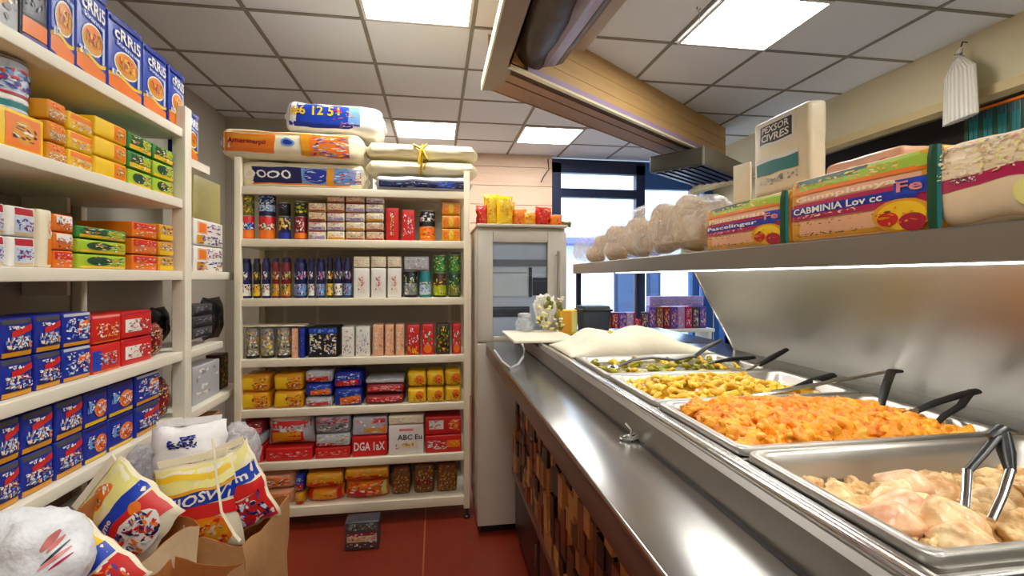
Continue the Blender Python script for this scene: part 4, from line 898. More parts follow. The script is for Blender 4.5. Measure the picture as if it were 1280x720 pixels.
bed(3, lambda u, v: zy(u, v)-.006, food_mat('veg_sauce', 'a8760c', 'd8a41a', .15, 20, .2, 40), 'vegetable_sauce', 'glossy golden sauce around the yellow vegetables', 'sauce', .003, 'stuff')
heap(150, 3, ym, 'vegetable_piece', 'curved yellow vegetable piece in the golden sauce pan', 'vegetable piece', 'yellow vegetable pieces', lambda u, v: zy(u, v)+.003, x1=PX1-.13, rmin=.017, margin=.034)
gm_ = [blob('green_piece', YE[2], .015, .01, .008, .5, 1.6, i+20) for i in range(3)]
bed(4, lambda u, v: -.014, food_mat('greens_sauce', '4a4a10', '9a8a1c', .25, 20, .3, 50), 'greens_sauce', 'dark green sauce in the pan behind the yellow vegetables', 'sauce', .006, 'stuff')
heap(40, 4, gm_+ym[:2], 'greens_piece', 'olive green piece in the pan behind the yellow vegetables', 'vegetable piece', 'greens pieces', lambda u, v: -.006, rmin=.03, margin=.036)
# chicken
CK = [food_mat('chicken_pale', 'cf9a62', 'f4dcac', .36, 20, .7, 60, .08), food_mat('chicken_pink', 'c98c66', 'f0cca0', .34, 18, .5, 50, .08), food_mat('chicken_rough', 'c8965a', 'f0d298', .45, 34, .9, 80, .05)]
def drum(p):
    t = (p.x+1)/2; k = .42+.72*math.sin(PI*min(1, (1-t)*.78+.06))
    return Vector((p.x*1.35, p.y*k, p.z*k+.15*math.sin(t*3)))
def wing(p):
    b = .55*p.x*p.x; k = .8+.25*math.cos(p.x*3)
    return Vector((p.x*1.25, p.y*k+b, p.z*k*.8))
ckm = [blob('chicken_piece', CK[0], .045, .042, .034, .25, 1.2, 3, ICO4, .08, drum), blob('chicken_piece', CK[1], .05, .045, .036, .22, 1.1, 8, ICO4, .05, drum),
       blob('chicken_piece', CK[2], .04, .03, .026, .4, 1.8, 5, ICO4, .2, wing), blob('chicken_piece', CK[0], .042, .034, .026, .35, 1.5, 11, ICO4, .14, wing), blob('chicken_piece', CK[2], .036, .034, .03, .4, 1.7, 14, ICO4, .25)]
zc_ = lambda u, v: -.058+.016*math.sin(PI*v)
bed(1, lambda u, v: -.085, CK[2], 'chicken_juices', 'pale cooking juices under the chicken pieces', 'juices', .006, 'stuff')
heap(62, 1, ckm[2:], 'chicken_piece', 'pale cooked chicken piece in the nearest steel pan', 'chicken piece', 'pale chicken pieces', lambda u, v: zc_(u, v)+.006, rmin=.036, x0=PX0+.07, x1=PX1-.06, margin=.05, sc_=(.62, .9))
# the big smooth pieces on top, each placed where the photograph shows it
for i, (px, py, k, rz, s, dz) in enumerate(((1078, 660, 1, 2.6, .62, -.012), (1185, 662, 0, 1.0, .80, -.002), (1135, 612, 1, 2.2, .62, -.016), (1175, 617, 0, .3, .55, -.02), (1235, 630, 0, 2.6, .5, -.02), (1130, 640, 1, 3.0, .62, -.008), (1215, 688, 0, 2.4, .6, -.004))):
    w = onZ(px, py, ZT-.026); w.x = max(w.x, .565); w.y = max(w.y, .478); o = put('chicken_piece', ckm[k], None, w); o.rotation_euler = (.2, -.1, rz); o.scale = (s, s, s)
    tag(o, 'large smooth pale chicken piece on top of the nearest pan', 'chicken piece', 'large smooth chicken pieces')
# cloth heap on the far pan
CLW = mat('white_cloth', 'f3ead2', .85, 0, .05, 12, .25, 40)
a, b = PY_[5]; mb = MB(); n, mm = 40, 20; vs = []; fs = []
for j in range(mm+1):
    for i in range(n+1):
        u, v = i/n, j/mm; e = (max(0, 1-abs(2*u-1)**3.2))**.6*(max(0, 1-abs(2*v-1)**3))**.6
        hgt = .056*math.exp(-((u-.24)/.15)**2)+.062*math.exp(-((u-.60)/.19)**2)+.006
        vs.append((PX0-.012+(PX1-PX0+.02)*u, a-.005+(b-a+.015)*v, ZT+.002+e*(.02+hgt)+.007*noise.noise((u*7, v*4, 3))*e))
for j in range(mm):
    for i in range(n): k = j*(n+1)+i; fs.append((k, k+1, k+n+2, k+n+1))
mb.add(vs, fs, CLW); o = mb.build('cloth_cover', None, 180); s = o.modifiers.new('t', 'SOLIDIFY'); s.thickness = .006
tag(o, 'heaped cream white cloth covering the far food pan', 'cloth')
tr_ = MB(); tr_.loft([rrect(PX0+.0, PX1-.0, a-.02, b-.0, .02, ZT+.004), rrect(PX0-.015, PX1+.01, a-.028, b+.005, .02, ZT+.012)], STEEL2, True, False)
w = onZ(757, 417, ZT+.06); mb = MB(); mb.add([(v.x*.012+.66, v.y*.008+1.79, v.z*.006+ZT+.077) for v in ICO3[0]], ICO3[1], YE[0]); o = mb.build('vegetable_scrap', None, 180); tag(o, 'small yellow scrap lying on the white cloth', 'vegetable scrap')
# ------------------------------------------------------------------ utensils
def hndl(name, pts, r, label, cat, shaft=None, extra=None):
    t = thing(name, label, cat, pts[0])
    p0 = Vector(pts[0]); mb = MB(); mb.tube([Vector(p)-p0 for p in pts], r, BLACKP, 10, .6); mb.build('handle', t)
    if shaft:
        mb = MB(); mb.tube([Vector(p)-p0 for p in shaft[0]], shaft[1], shaft[2] if len(shaft) > 2 else CHROME, 8, .7); mb.build('shaft', t)
    if extra:
        mb = MB(); mb.add([Vector((v.x*extra[1][0], v.y*extra[1][1], v.z*extra[1][2]))+Vector(extra[0])-p0 for v in ICO3[0]], ICO3[1], CHROME); mb.build('bowl', t)
    return t
P = at
GRY = mat('grey_handle', '5d5a66', .35, .3)
hndl('serving_ladle', [P(868, 446, 1.66), P(883, 434, 1.68), P(902, 425, 1.70)], [.009, .011, .009], 'ladle with a curved grey shaft and black grip in the greens pan', 'ladle',
     ([P(870, 445, 1.66), P(845, 450, 1.63), P(815, 447, 1.6), P(790, 450, 1.58), P(772, 458, 1.56)], [.006, .006, .007, .006, .005], GRY), (P(766, 460, 1.55), (.022, .02, .01)))
hndl('serving_spoon', [P(892, 453, 1.62), P(915, 449, 1.66), P(942, 447, 1.70)], [.006, .012, .010], 'spoon with flat black grip lying behind the ladle', 'spoon', ([P(893, 453, 1.62), P(868, 461, 1.58)], .005))
hndl('serving_fork', [P(949, 456, 1.53), P(965, 447, 1.56), P(983, 437, 1.59)], [.010, .012, .010], 'short black handle rising from the yellow vegetable pan', 'serving fork', ([P(950, 455, 1.53), P(925, 468, 1.46)], .005))
hndl('turner', [P(989, 486, 1.30), P(1014, 477, 1.34), P(1041, 469, 1.37)], [.007, .013, .012], 'turner with thick black grip beside the long steel spoon', 'turner', ([P(990, 485, 1.30), P(960, 490, 1.27)], .005))
t = thing('long_spoon', 'long steel spoon lying across the pan rims', 'spoon', P(930, 497, 1.17)); p0 = Vector(P(930, 497, 1.17))
mb = MB(); mb.tube([Vector(p)-p0 for p in (P(925, 497, 1.17), P(975, 489, 1.20), P(1030, 479, 1.23), P(1080, 470, 1.25), P(1112, 464, 1.26))], [.012, .012, .009, .007, .008], CHROME, 8, .4); mb.build('shaft', t)
hndl('hooked_handle', [P(1126, 464, 1.15), P(1114, 464, 1.14), P(1107, 484, 1.08), P(1102, 505, 1.03), P(1097, 519, 1.0)], [.007, .010, .009, .007, .006], 'black bent handle standing in the orange curry pan', 'serving tool')
hndl('black_tongs', [P(1145, 514, .99), P(1170, 503, 1.0), P(1200, 494, 1.01), P(1221, 489, 1.02)], [.008, .009, .010, .010], 'black handled tongs at the right of the orange curry pan', 'tongs', ([P(1147, 513, .99), P(1120, 519, .98)], .006),)
mb = MB(); mb.tube([P(1214, 489, 1.02), P(1200, 508, .98), P(1180, 520, .95), P(1171, 529, .93)], [.008, .008, .007, .006], BLACKP, 8, .6); o = mb.build('black_tongs_arm'); tag(o, 'black handle crossing behind the tongs at the orange curry pan', 'serving tool')
o.name = 'serving_tongs_pair'
t = thing('serving_tongs', 'steel tongs with dark hinge standing in the nearest chicken pan', 'tongs', P(1250, 540, .66)); p0 = Vector(P(1250, 540, .66))
DS = mat('dark_steel', '4a4a4a', .3, .8)
for nm, pts, rr, m in (('arm', [(1247, 545, .66), (1228, 568, .645), (1209, 590, .63)], [.006, .006, .005], DS), ('arm', [(1254, 540, .66), (1258, 565, .65), (1263, 590, .635)], [.008, .010, .006], DS),
                       ('arm_tip', [(1209, 588, .63), (1208, 610, .615), (1206, 634, .60)], [.0055, .005, .005], CHROME), ('arm_tip', [(1263, 588, .635), (1253, 620, .61), (1239, 650, .59)], [.0055, .005, .005], CHROME),
                       ('hinge', [(1236, 545, .66), (1252, 536, .665), (1268, 540, .67)], [.005, .009, .005], DS)):
    mb = MB(); mb.tube([Vector(P(*p))-p0 for p in pts], rr, m, 10, .7); mb.build(nm, t)
# latch on the worktop
w = onZ(788, 549, ZC); t = thing('metal_clip', 'small bright wire clip lying on the steel worktop', 'clip', w)
mb = MB(); mb.tube([(.022*math.cos(i*.4), .013*math.sin(i*.4), .004) for i in range(17)], .0028, CHROME, 6); mb.build('ring', t)
mb = MB(); mb.tube([(.014*math.cos(i*.4)+.006, .008*math.sin(i*.4), .008+.002*math.sin(i)) for i in range(17)], .0025, CHROME, 6); mb.tube([(0, 0, .004), (.004, .004, .02), (-.006, .01, .034)], .003, CHROME, 6); mb.build('pin', t)
# ------------------------------------------------------------------ back splash panel
mb = MB(); mb.loft([[(1.195, y, 1.158), (1.02, y, 1.472), (1.026, y, 1.476), (1.203, y, 1.158)] for y in (YC0, 1.815)], mat('panel_steel', (.36, .35, .33), .46, 1, .05, 3, .0), True, True); o = mb.build('splash_panel', None, 0)
tag(o, 'large sloping brushed steel panel behind the food pans', 'steel panel')
mb = MB(); mb.tube([(1.198, 1.815, 1.16), (1.022, 1.815, 1.474)], .007, CHROME, 6); mb.build('edge_trim', o)
# ------------------------------------------------------------------ overshelf
XO = .95; ZO = 1.545
os_ = thing('overshelf', 'long steel shelf above the food pans carrying bags', 'shelf', (XO, 0, ZO))
mb = MB(); mb.loft([[(.012, y, -.068), (0, y, -.066), (0, y, -.004), (.004, y, 0), (.5, y, 0), (.5, y, -.012), (.014, y, -.012)] for y in (YC0, 3.32)], STEELD, True, True); mb.build('shelf_plate', os_, 0)
mb = MB(); mb.box(.022, .052, YC0, 2.55, -.071, -.052, emit('strip_light', 'fdfaf0', 7)); mb.build('strip_lamp', os_, 0)
for y in (3.27, -.4):
    mb = MB(); mb.box(.015, .045, y, y+.03, ZC-ZO+.06, -.013, NAVY); mb.box(.45, .48, y, y+.03, ZC-ZO+.06, -.013, NAVY); mb.build('post', os_, 0)
# harina packs, front towards the customer (-X)
HG = [R(.0,.02,1,.98,'peach'), R(.0,.80,1,.99,'lime'), R(.0,.88,.6,.985,'dkgreen',-.02), S(.03,.80,.8,.93,['yellow','gold','yellow','ltyellow'],34,.03), R(.55,.78,.96,.92,'lime'), R(.0,.74,1,.80,'orange'), R(0,.34,1,.60,'magenta'), R(.03,.42,.9,.54,'blue'), R(.78,.46,.97,.66,'royal')]
def harina(ya, yb, zh_, label, word1, word2, rz=0):
    w = abs(yb-ya); it = HG+[T(word1, .08, .60, .80, .70, 'cream'), T(word2, .06, .43, .72, .53, 'white'), S(.1,.36,.6,.41,['white','pink'],20,.018), T('Fe', .80, .5, .93, .63, 'pink'), S(.06,.24,.7,.31,['brown','tan','gold'],26,.02), S(.06,.08,.6,.13,['dkbrown','black'],30,.014),
       E(.82,.22,.16,.2,'gold'), E(.82,.22,.13,.17,'yellow'), E(.75,.18,.06,.09,'red'), E(.88,.13,.07,.1,'crimson'), S(.7,.08,.96,.34,['orange','brown','gold'],12,.025), R(.955,.03,.985,.97,'dkgreen'), R(.985,.03,1,.97,'teal')]
    me = brick_mesh('flour_pack', w, zh_, .26, 'gold', it, .014, .010, 3)
    o = put('flour_pack', me, None, (XO+.03+.14, (ya+yb)/2, ZO+.001), -PI/2+rz); tag(o, label, 'flour pack')
    mb = MB(); mb.loft([[(-w/2*.9, -.02, 0), (w/2*.9, -.02, 0), (w/2*.9, .02, 0), (-w/2*.9, .02, 0)], [(-w/2*.86, -.004, .014), (w/2*.86, -.004, .014), (w/2*.86, .004, .014), (-w/2*.86, .004, .014)]], pm('teal'), True, True); f = mb.build('top_fold', o); f.location = (0, 0, zh_-.002)
    return o
XH = XO+.03
y_ = [onX(p, XH) for p in (880, 982, 984, 1172, 1160, 1300)]
harina(y_[0], y_[1], .155, 'green and magenta flour pack next to the bag of buns', 'Panoonan', 'Pascelinger')
harina(y_[2], y_[3], .172, 'wide green and magenta flour pack nearest the camera, beside the cream rice bag', 'Gunnplunya', 'CABMINIA Lov cc')
it = [W(.44,.58,.03,3.6,'magenta',.9), S(.02,.56,.98,.95,['tan','cream','ltyellow','cream'],90,.035), S(.25,.49,.5,.56,['white','dkbrown','grey'],22,.02), S(.02,.9,.98,.98,['pink','silver','grey'],20,.04), E(.9,.3,.12,.14,'ltyellow'), R(.02,.03,.98,.06,'tan')]
me = brick_mesh('rice_bag', abs(y_[5]-y_[4]), .168, .3, 'peach', it, .03, .02, 5, .008)
PRINT['ricebag'] = 'ead2ac'; me.materials[0] = pm('ricebag')
o = put('rice_bag', me, None, (XO+.045+.15, (y_[4]+y_[5])/2, ZO+.001), -PI/2); tag(o, 'cream rice bag with a pink wavy band at the near end of the overshelf', 'rice bag')
# second row behind
def ob(key, px0, px1, X, z, h, d, label, cat, name=None):
    ya, yb = onX(px0, X), onX(px1, X); return item(key, abs(yb-ya), h, d, (X+d/2+.02, (ya+yb)/2, z), -PI/2, label, cat, None, name)
D['pinkrice'] = ('pack', 'peach', [S(.05,.1,.95,.9,['red','orange','pink','cream'],26,.07)])
D['tallpack'] = ('pack', 'cream', [S(.1,.1,.9,.9,['tan','white','peach'],16,.08)])
ob('pinkrice', 1024, 1122, 1.27, ZO+.001, .285, .16, 'pink and peach printed bag behind the flour packs', 'bag')
ob('tallpack', 900, 1020, 1.27, ZO+.001, .225, .16, 'plain cream bag behind the smaller flour pack', 'bag')
D['labelcarton'] = ('pack', 'cream', [R(.12,.62,.78,.94,'white'), R(.16,.66,.74,.9,'black'), T('PEXSOR',.2,.79,.7,.88,'white'), T('CIVRES',.2,.68,.7,.77,'white'), R(.1,.26,.85,.42,'teal'), R(.1,.42,.85,.47,'white'), S(.1,.12,.85,.22,['grey','silver'],14,.04)])
ob('labelcarton', 936, 1006, 1.26, ZO+.2265, .30, .07, 'clear wrapped carton with black label and teal band standing on the cream bag', 'carton')
ob('tallpack', 845, 898, 1.24, ZO+.001, .17, .16, 'small cream bag between the buns and the carton', 'bag')
mb = MB(); w = at(928, 222, 1.8)
mb.rbox(-.005, .005, -.04, .04, -.09, .05, pm('cream'), .003); o = mb.build('price_card', None, 40, (w.x, w.y, w.z), .2); tag(o, 'small blank cream card standing behind the flour packs', 'card')
# bread rolls in a clear bag
BUN = [food_mat('bun_crust', 'b98a4e', 'e2c592', .6, 9, .2, 40, .05)]
bm_ = [blob('bread_roll', BUN[0], .062, .05, .045, .18, 1.1, i+40, ICO3, .04) for i in range(3)]
rnd = random.Random(3); yb0, yb1 = onX(884, XO+.05), onX(735, XO+.05)
k = 0
loaf = [blob('bread_roll', BUN[0], .085, .060, .118, .16, 1.2, i+60, ICO4, .04, lambda p: Vector([math.copysign(abs(c)**.8, c) for c in p])) for i in range(2)]
for (px, py, sy, sz) in ((866, 280, .9, 1.0), (834, 277, .95, 1.0), (800, 282, .95, .86)):
    Y = onX(px, XO+.12); o = put('bread_loaf', loaf[k % 2], None, (XO+.12, Y, ZO+.016+.118*sz)); o.scale = (1, sy, sz); o.rotation_euler = (.05*(k-1), 0, .1*k); k += 1
    tag(o, f'tall pale bread loaf, {["nearest the flour packs", "middle of three", "beside the small rolls"][k-1]} in the clear bag', 'bread loaf')
for (px, dz, s) in ((766, .062, 1.3), (744, .056, 1.15), (766, .155, 1.2), (786, .11, .9), (748, .135, .9)):
    Y = min(3.15, onX(px, XO+.10)); o = put('bread_roll', bm_[k % 3], None, (XO+.10+.02*(k % 2), Y, ZO+dz)); o.scale = (s, s*1.1, s*1.15); o.rotation_euler = (0, rnd.uniform(-.4, .4), PI/2+rnd.uniform(-.5, .5)); k += 1
    tag(o, 'pale crusty bread roll inside the clear bag on the overshelf', 'bread roll', 'bread rolls in the clear bag')
PLC = plastic('clear_plastic', 'f0ece6', .42, .1, 1, 18)
ya, yb = onX(890, XO+.1), onX(722, XO+.1); mb = MB(); vs = []
for v in ICO4[0]:
    p = Vector([math.copysign(abs(c)**.55, c) for c in v]); n_ = 1+.05*noise.noise(v*3)+.03*noise.noise(v*7)
    t = (p.y+1)/2; vs.append((XO+.13+p.x*.118*n_, ya+(yb-ya)*(.5+p.y*.5*n_), ZO+.004+(p.z*.5*n_+.5)*(.270-.09*t*t)))
mb.add(vs, ICO4[1], PLC); o = mb.build('plastic_bag', None, 180); tag(o, 'clear plastic bag of bread rolls at the far end of the overshelf', 'plastic bag')
# hanging pleated paper on the fascia
t = thing('pleated_paper', 'white pleated paper bundle hanging from a nail on the cream fascia', 'hanging paper', at(1200, 78, 3.05))
PAP = mat('white_paper', 'f6f1e4', .8, 0, .03, 20)
mb = MB(); lo = []
for z, w, th in ((-.36, .145, .03), (-.2, .135, .03), (-.06, .125, .03), (-.01, .07, .03), (.03, .03, .02)):
    n = 96; lp = []
    for i in range(n):
        a = 2*PI*i/n; lp.append((th*math.sin(a)*(1 if i % 4 else .2), w*math.cos(a)+.012*(z+.3), z))
    lo.append(lp)
mb.loft(lo, PAP, True, True); mb.build('pleats', t, 0).rotation_euler = (0, 0, -.3)
mb = MB(); mb.tube([(0, 0, .02), (.01, .02, .06), (0, -.01, .09)], [.03, .022, .006], PAP, 8); mb.build('twist', t)
mb = MB(); mb.tube([(0, 0, .08), (.02, 0, .13), (.08, .02, .14)], .004, BLACKP, 6); mb.build('nail', t)
# teal folders on the dark ledge
for i in range(16):
    y = onX(1214+i*6, 3.42); mb = MB(); mb.rbox(-.08, .08, -.012, .012, 0, .215, pm('teal' if i % 3 else 'dkgreen'), .003); mb.box(-.0805, -.08, -.006, .006, .16, .22, pm('dkgrey'))
    o = mb.build('folder', None, 40, (3.46, y, 2.2805)); tag(o, 'dark teal folder standing on the dark ledge under the fascia', 'folder', 'teal folders on the ledge')
mb = MB(); mb.rbox(3.37, 3.60, 1.7, 2.75, 2.497, 2.515, pm('orange'), .004); o = mb.build('ledge_board'); tag(o, 'thin orange board lying on top of the teal folders', 'board')
D['ledgebox'] = ('brick', 'dkgrey', [S(.1,.1,.9,.9,['black','navy','dkgrey'],10,.1)])
# ------------------------------------------------------------------ far end of the table
ZD = ZC+.061
mb = MB(); c0 = [(632, 415), (690, 433), (735, 415), (668, 402)]
mb.rbox(.33, .62, 2.06, 2.46, ZD+.006, ZD+.02, mat('board_cream', 'e6dcc6', .5, 0, .06, 10), .006); o = mb.build('cutting_board'); tag(o, 'cream cutting board at the far end of the food counter', 'cutting board')
t = thing('counter_bin', 'dark slate bin at the far end of the food counter', 'bin', (.80, 2.42, ZD))
mb = MB(); SLT = mat('slate_plastic', '2d3442', .4, 0, .1, 8); mb.loft([rrect(-.065, .065, -.06, .06, .015, 0), rrect(-.075, .075, -.07, .07, .015, .12), rrect(-.07, .07, -.065, .065, .015, .145)], SLT, True, True); mb.build('body', t)
mb = MB(); mb.rbox(-.08, .08, -.075, .075, .118, .13, BLACKP, .004); mb.build('rim', t)
D['ybox'] = ('brick', 'yellow', [R(.05,.05,.6,.95,'gold'), R(.66,.1,.95,.9,'ltyellow')])
item('ybox', .09, .125, .06, (.665, 2.43, ZD+.001), .1, 'small yellow carton beside the dark bin', 'carton')
# cut flowers in white paper
t = thing('flower_bunch', 'bunch of yellow and white flowers in crumpled white wrap', 'flowers', (.55, 2.44, ZD+.021))
mb = MB(); vs = []
for v in ICO4[0]:
    n_ = 1+.25*noise.noise(v*3)+.15*noise.noise(v*7); z = (v.z+1)/2; vs.append((v.x*.06*n_*(.55+.6*z), v.y*.05*n_*(.55+.6*z), z*.17*n_))
mb.add(vs, ICO4[1], plastic('white_wrap', 'f3efe6', .8, .3, .8, 30)); mb.build('wrap', t, 180)
rnd = random.Random(8)
for nm, c, n in (('blossom', 'ltyellow', 26), ('blossom', 'cream', 20), ('leaf', 'olive', 22)):
    mb = MB()
    for i in range(n):
        cx, cy, cz = rnd.uniform(-.055, .085), rnd.uniform(-.085, -.045), rnd.uniform(.0, .17)
        s = rnd.uniform(.006, .012); mb.add([(v.x*s+cx, v.y*s+cy, v.z*s*(.6 if nm == 'blossom' else 1.4)+cz) for v in ICO2[0]], ICO2[1], pm(c))
    o = mb.build(nm, t, 180); o['kind'] = 'stuff'
t = thing('glass_jar', 'small clear glass jar lying beside the flowers', 'jar', (.44, 2.42, ZD+.021))
mb = MB(); mb.lathe([(.02, 0), (.045, .005), (.05, .03), (.04, .06), (.03, .07)], plastic('jar_glass', 'dfe4e6', .35, .05, .1), 16); mb.build('jar_body', t); mb = MB(); mb.lathe([(.032, .07), (.034, .085), (.02, .09)], pm('silver'), 14); mb.build('lid', t)
mb = MB(); pts = [onZ(px, py, ZC+z) for px, py, z in ((653, 430, .07), (655, 437, .05), (654, 446, .012), (648, 455, .005), (638, 460, .005), (628, 452, .005), (618, 438, .005))]
mb.tube(pts, .005, mat('grey_cord', 'b9b9b9', .4), 8); o = mb.build('power_cord'); tag(o, 'thin pale grey cord looping over the far end of the steel worktop', 'cord')
# goods on a low display by the window
dk = thing('window_display', 'low display bench of colourful packets in front of the shop window', 'display stand', (2.55, 5.4, 0))
mb = MB(); mb.rbox(-.65, .75, 0, .35, .8, .84, WHITEP, .005); mb.build('top_board', dk); mb = MB()
for x in (-.62, .68): mb.box(x, x+.04, .02, .33, 0, .8, WHITEP)
mb.build('legs', dk, 0).name = 'side_panel'
for i in range(14):
    c = ['brown', 'maroon', 'purple', 'lilac', 'magenta', 'dkgrey', 'purple'][i % 7]; key = 'win%d' % (i % 7)
    D[key] = ('brick', c, [S(.1,.1,.9,.9,['white','pink','lilac','orange','peach'],24,.1)])
    x = 1.95+.092*i; item(key, .086, .20 if i < 6 else .26, .1, (x+.03, 5.5, .841), 0, f'colourful packet on the window bench, {ORD[i]} along', 'packet')
D['wintray'] = ('brick', 'lilac', [S(.05,.1,.95,.9,['pink','purple','white','sky'],30,.08)])
for i in range(4): item('wintray', .17, .12, .1, (2.62+i*.175, 5.58, 1.105), 0, f'lilac and pink box on top of the window packets, {ORD[i]} along', 'box')
# ================================================================== BAGS ON THE FLOOR (LEFT)
def bag_loft(name, label, cx, cy, rz, w, d, h, m, min_, seed, kind='paper bag', top=1.08, lean=0, slope=0):
    t = thing(name, label, kind, (cx, cy, 0), rz); mb = MB(); n = 12; loops = []
    def ring(z, sx, sy, amp, k):
        o = []
        for j in range(4*n):
            s = j/n; e = int(s); f = s-e
            p = [(-1+2*f, -1), (1, -1+2*f), (1-2*f, 1), (-1, 1-2*f)][e]
            px, py = p[0]*sx*w/2, p[1]*sy*d/2
            nn = noise.noise((px*9+seed, py*9, z*5)); n2 = noise.noise((px*22, py*22+seed, z*16))
            o.append((px*(1+amp*nn)+lean*z+amp*.05*n2, py*(1+amp*nn)+amp*.05*n2, z+(amp*.5*nn if k else 0)-(slope*px/w if k else 0)))
        return o
    zs = [0, .02]+[h*i/9 for i in range(1, 10)]
    for z in zs: loops.append(ring(z, 1+(top-1)*z/h, 1+(top-1)*z/h, .10 if z > .02 else 0, z > h*.6))
    mb.loft(loops, m, True, False); mb.build('bag_body', t, 50)
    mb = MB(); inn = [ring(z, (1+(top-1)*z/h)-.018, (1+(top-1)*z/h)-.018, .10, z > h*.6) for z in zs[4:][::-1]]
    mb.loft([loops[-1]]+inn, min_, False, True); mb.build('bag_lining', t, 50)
    return t
FB = [R(.03,.74,.97,.97,'ltyellow'), W(.84,.9,.02,0,'yellow'), R(.02,.56,.98,.74,'royal',.03), W(.40,.55,.03,.5,'red',.5), E(.5,.24,.4,.21,'orange'), E(.5,.24,.36,.18,'gold'), S(.2,.1,.82,.4,['gold','brown','orange','tan','red'],46,.045), W(.72,.75,.0,0,'gold')]
def flourbag(px, py, d, w, h, th, rot, label, items, body='cream', seed=1):
    me = pillow_mesh('flour_bag', w, h, th, body, items, seed, .05, .012)
    o = put('flour_bag', me); o.rotation_euler = rot; o.location = at(px, py, d)-Euler(rot).to_matrix() @ Vector((0, 0, h/2)); tag(o, label, 'flour bag')
    mb = MB(); mb.loft([[(-w*.42, -.006, -.004), (w*.42, -.006, -.004), (w*.42, .006, -.004), (-w*.42, .006, -.004)], [(-w*.44, -.002, .02), (w*.44, -.002, .02), (w*.44, .002, .02), (-w*.44, .002, .02)]], pm(body) if isinstance(body, str) else body, True, True)
    s = mb.build('top_seal', o); s.location = (0, 0, h); return o
# big kraft bag at the shelf end with two upright flour bags
c = at(268, 640, 1.72)
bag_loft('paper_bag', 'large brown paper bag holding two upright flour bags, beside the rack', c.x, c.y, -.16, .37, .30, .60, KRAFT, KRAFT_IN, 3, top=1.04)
flourbag(250, 634, 1.67, .245, .32, .12, (-.08, -.14, .12), 'flour bag with blue band and white lettering, standing in the large paper bag', FB+[T('HIIOSW', .10, .60, .92, .71, 'white', .03)], seed=2)
flourbag(297, 612, 1.74, .19, .30, .10, (-.05, -.38, .1), 'flour bag with slanting blue band standing beside the lettered one in the large paper bag', [R(.03,.74,.97,.97,'ltyellow'), R(.02,.56,.98,.74,'royal',.03), T('Salim', .2, .60, .85, .71, 'white', .03), W(.4,.55,.03,.5,'red',.5), R(.03,.05,.97,.4,'red'), S(.1,.06,.9,.42,['white','purple','navy','pale'],34,.06)], seed=5)
WHP = mat('white_film', 'f1efee', .35, 0, .04, 12, .5, 18)
flourbag(238, 562, 1.80, .245, .19, .14, (-.1, -.05, .12), 'white sugar bag with dark blue print on top of the flour bags', [R(.05,.05,.95,.22,'peach',.02), S(.3,.58,.7,.82,['navy','blue'],26,.05), S(.4,.3,.85,.42,['crimson','grey','pink'],14,.04)], WHP, 7)
def film(name, label, px, py, d, sx, sy, sz, m, seed, cat='plastic bag', rot=(0, 0, 0), amp=.35):
    mb = MB(); vs = []
    for v in ICO4[0]:
        k = 1+amp*.5*noise.noise(v*1.6+Vector((seed, 0, 0)))+amp*.35*(abs(noise.noise(v*3.5+Vector((0, seed, 0))))-.2)+amp*.15*noise.noise(v*9)
        vs.append((v.x*sx*k, v.y*sy*k, v.z*sz*k))
    mb.add(vs, ICO4[1], m); o = mb.build(name, None, 180, at(px, py, d)); o.rotation_euler = rot; tag(o, label, cat); return o
film('plastic_bag', 'clear crumpled plastic bag behind the tilted flour bag', 180, 600, 1.80, .085, .07, .12, plastic('grey_film', 'd9dade', .55, .15, 1, 26), 4)
film('plastic_bag', 'clear crumpled plastic bag against the rack post above the large paper bag', 300, 560, 1.9, .075, .06, .10, plastic('clear_film', 'eceaee', .45, .15, 1, 30), 9)
mb = MB(); mb.tube([at(266, 548, 1.60), at(270, 590, 1.58), at(277, 640, 1.555), at(293, 668, 1.555), at(300, 676, 1.56)], .008, pm('cream'), 8, .35); o = mb.build('bag_strap'); tag(o, 'pale carrier strap hanging over the two upright flour bags', 'strap')
# middle paper bag with the tilted flour bag
c = at(158, 705, 1.40)
bag_loft('paper_bag', 'brown paper bag with folded rim under the tilted flour bag', c.x, c.y, -.35, .25, .22, .735, mat('kraft_pale', 'd9bc94', .75, 0, .12, 14, .4, 18), KRAFT_IN, 11, top=1.04, slope=.10)
flourbag(162, 640, 1.48, .205, .28, .10, (-.35, -.95, .1), 'flour bag tilted to the left with yellow, blue and red bands', [R(.03,.60,.97,.97,'ltyellow'), E(.55,.8,.2,.09,'orange'), S(.38,.74,.7,.86,['brown','gold','white'],12,.04), R(.02,.43,.98,.60,'royal',.03), T('Fame', .1,.47,.4,.55,'white'), W(.12,.42,.03,.5,'red',.5), E(.5,.2,.36,.17,'white'), S(.2,.06,.78,.34,['navy','orange','red','white','purple'],54,.05), E(.75,.38,.1,.07,'orange')], seed=3)
flourbag(118, 716, 1.24, .17, .24, .08, (-.3, -.95, .1), 'flour bag with yellow, blue and orange stripes at the bottom left', [R(.03,.6,.97,.97,'yellow'), S(.1,.64,.9,.92,['purple','white','grey','pale'],40,.06), R(.02,.45,.98,.60,'royal'), R(.02,.05,.98,.42,'red'), S(.1,.06,.9,.42,['orange','white','gold','purple'],44,.06)], seed=6)
c = at(240, 735, 1.32)
bag_loft('paper_bag', 'open brown paper bag with rim at the bottom edge, nearest the aisle', c.x, c.y, -.1, .19, .16, .64, KRAFT, KRAFT_IN, 17, top=1.04)
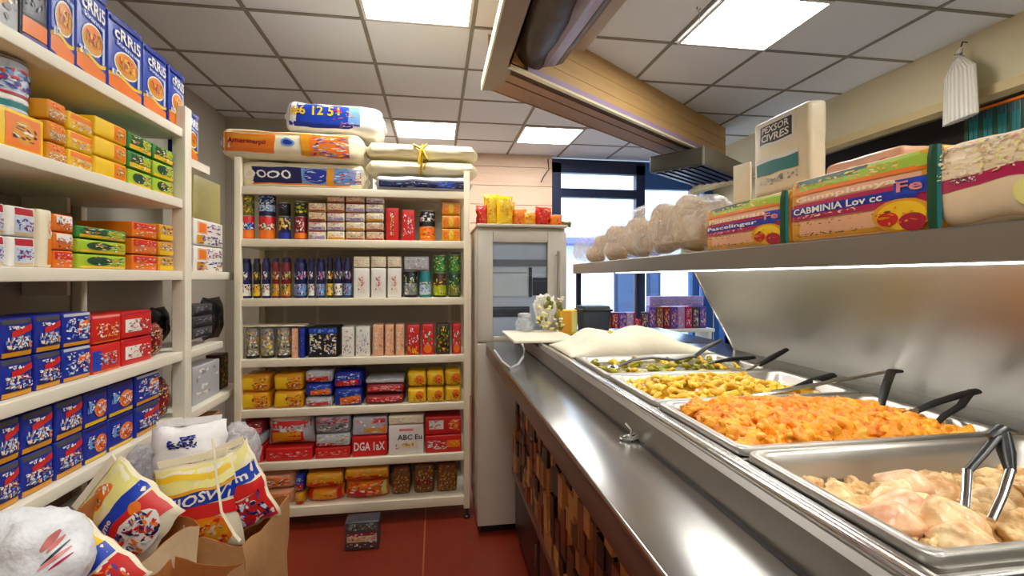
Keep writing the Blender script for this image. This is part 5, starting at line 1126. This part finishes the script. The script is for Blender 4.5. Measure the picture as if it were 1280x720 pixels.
o = film('plastic_bag', 'white carrier bag with pink print in the bottom left corner', 38, 700, 1.16, .125, .11, .125, mat('white_carrier', 'eceef0', .4, 0, .04, 14, 1, 26), 2, amp=.42)
mb = MB()
for k, (a, w, c_) in enumerate(((0, .010, 'pink'), (.02, .008, 'crimson'), (.042, .005, 'dkgrey'))):
    pts = []
    for i in range(8):
        t = i/7; pts.append((52+26*t+k*8, 694-40*t+k*9))
    vs = [at(x, y, 1.0) for x, y in pts]
pr = MB(); vsurf = [v.co for v in o.data.vertices]
from mathutils.bvhtree import BVHTree
o_m = Matrix.Translation(o.location)
bvh = BVHTree.FromPolygons([o_m @ v for v in vsurf], [tuple(p.vertices) for p in o.data.polygons])
def on_film(px, py):
    r = ray(px, py); h = bvh.ray_cast(Vector((0, 0, HC)), r.normalized()); return (h[0]-r.normalized()*.002-o.location) if h[0] else None
for (x0, y0, x1, y1, w, c_) in ((50, 690, 76, 662, 6, 'pink'), (58, 691, 82, 668, 3, 'pink'), (50, 708, 88, 674, 2, 'dkgrey'), (46, 714, 90, 682, 3, 'pink'), (60, 713, 92, 690, 2, 'magenta')):
    L_ = []; R__ = []
    for i in range(13):
        t = i/12; x, y = x0+(x1-x0)*t, y0+(y1-y0)*t; ww = w*math.sin(PI*(.1+.8*t)); a = on_film(x-ww*.6, y-ww*.6); b_ = on_film(x+ww*.6, y+ww*.6)
        if a and b_: L_.append(a); R__.append(b_)
    if len(L_) > 1: pr.loft([L_, R__], pm(c_), close=False)
if pr.v: pr.build('print', o)
# crumpled dark packing under the lowest shelf
film('packing_bundle', 'dark crumpled packing bundle under the lowest wall shelf', 170, 602, 2.05, .08, .22, .07, mat('dark_packing', '2b2722', .5, 0, .4, 12, .8, 30), 12, 'packing')
film('plastic_bag', 'grey crumpled plastic bag on the floor under the wall shelving', 118, 640, 1.72, .10, .16, .08, plastic('grey_film2', 'b8b2aa', .7, .3, 1, 24), 15)

for o in bpy.data.objects:
    if 'label' in o and len(o['label'].replace('-', ' ').split()) > 16: print('LONG', o['label'])
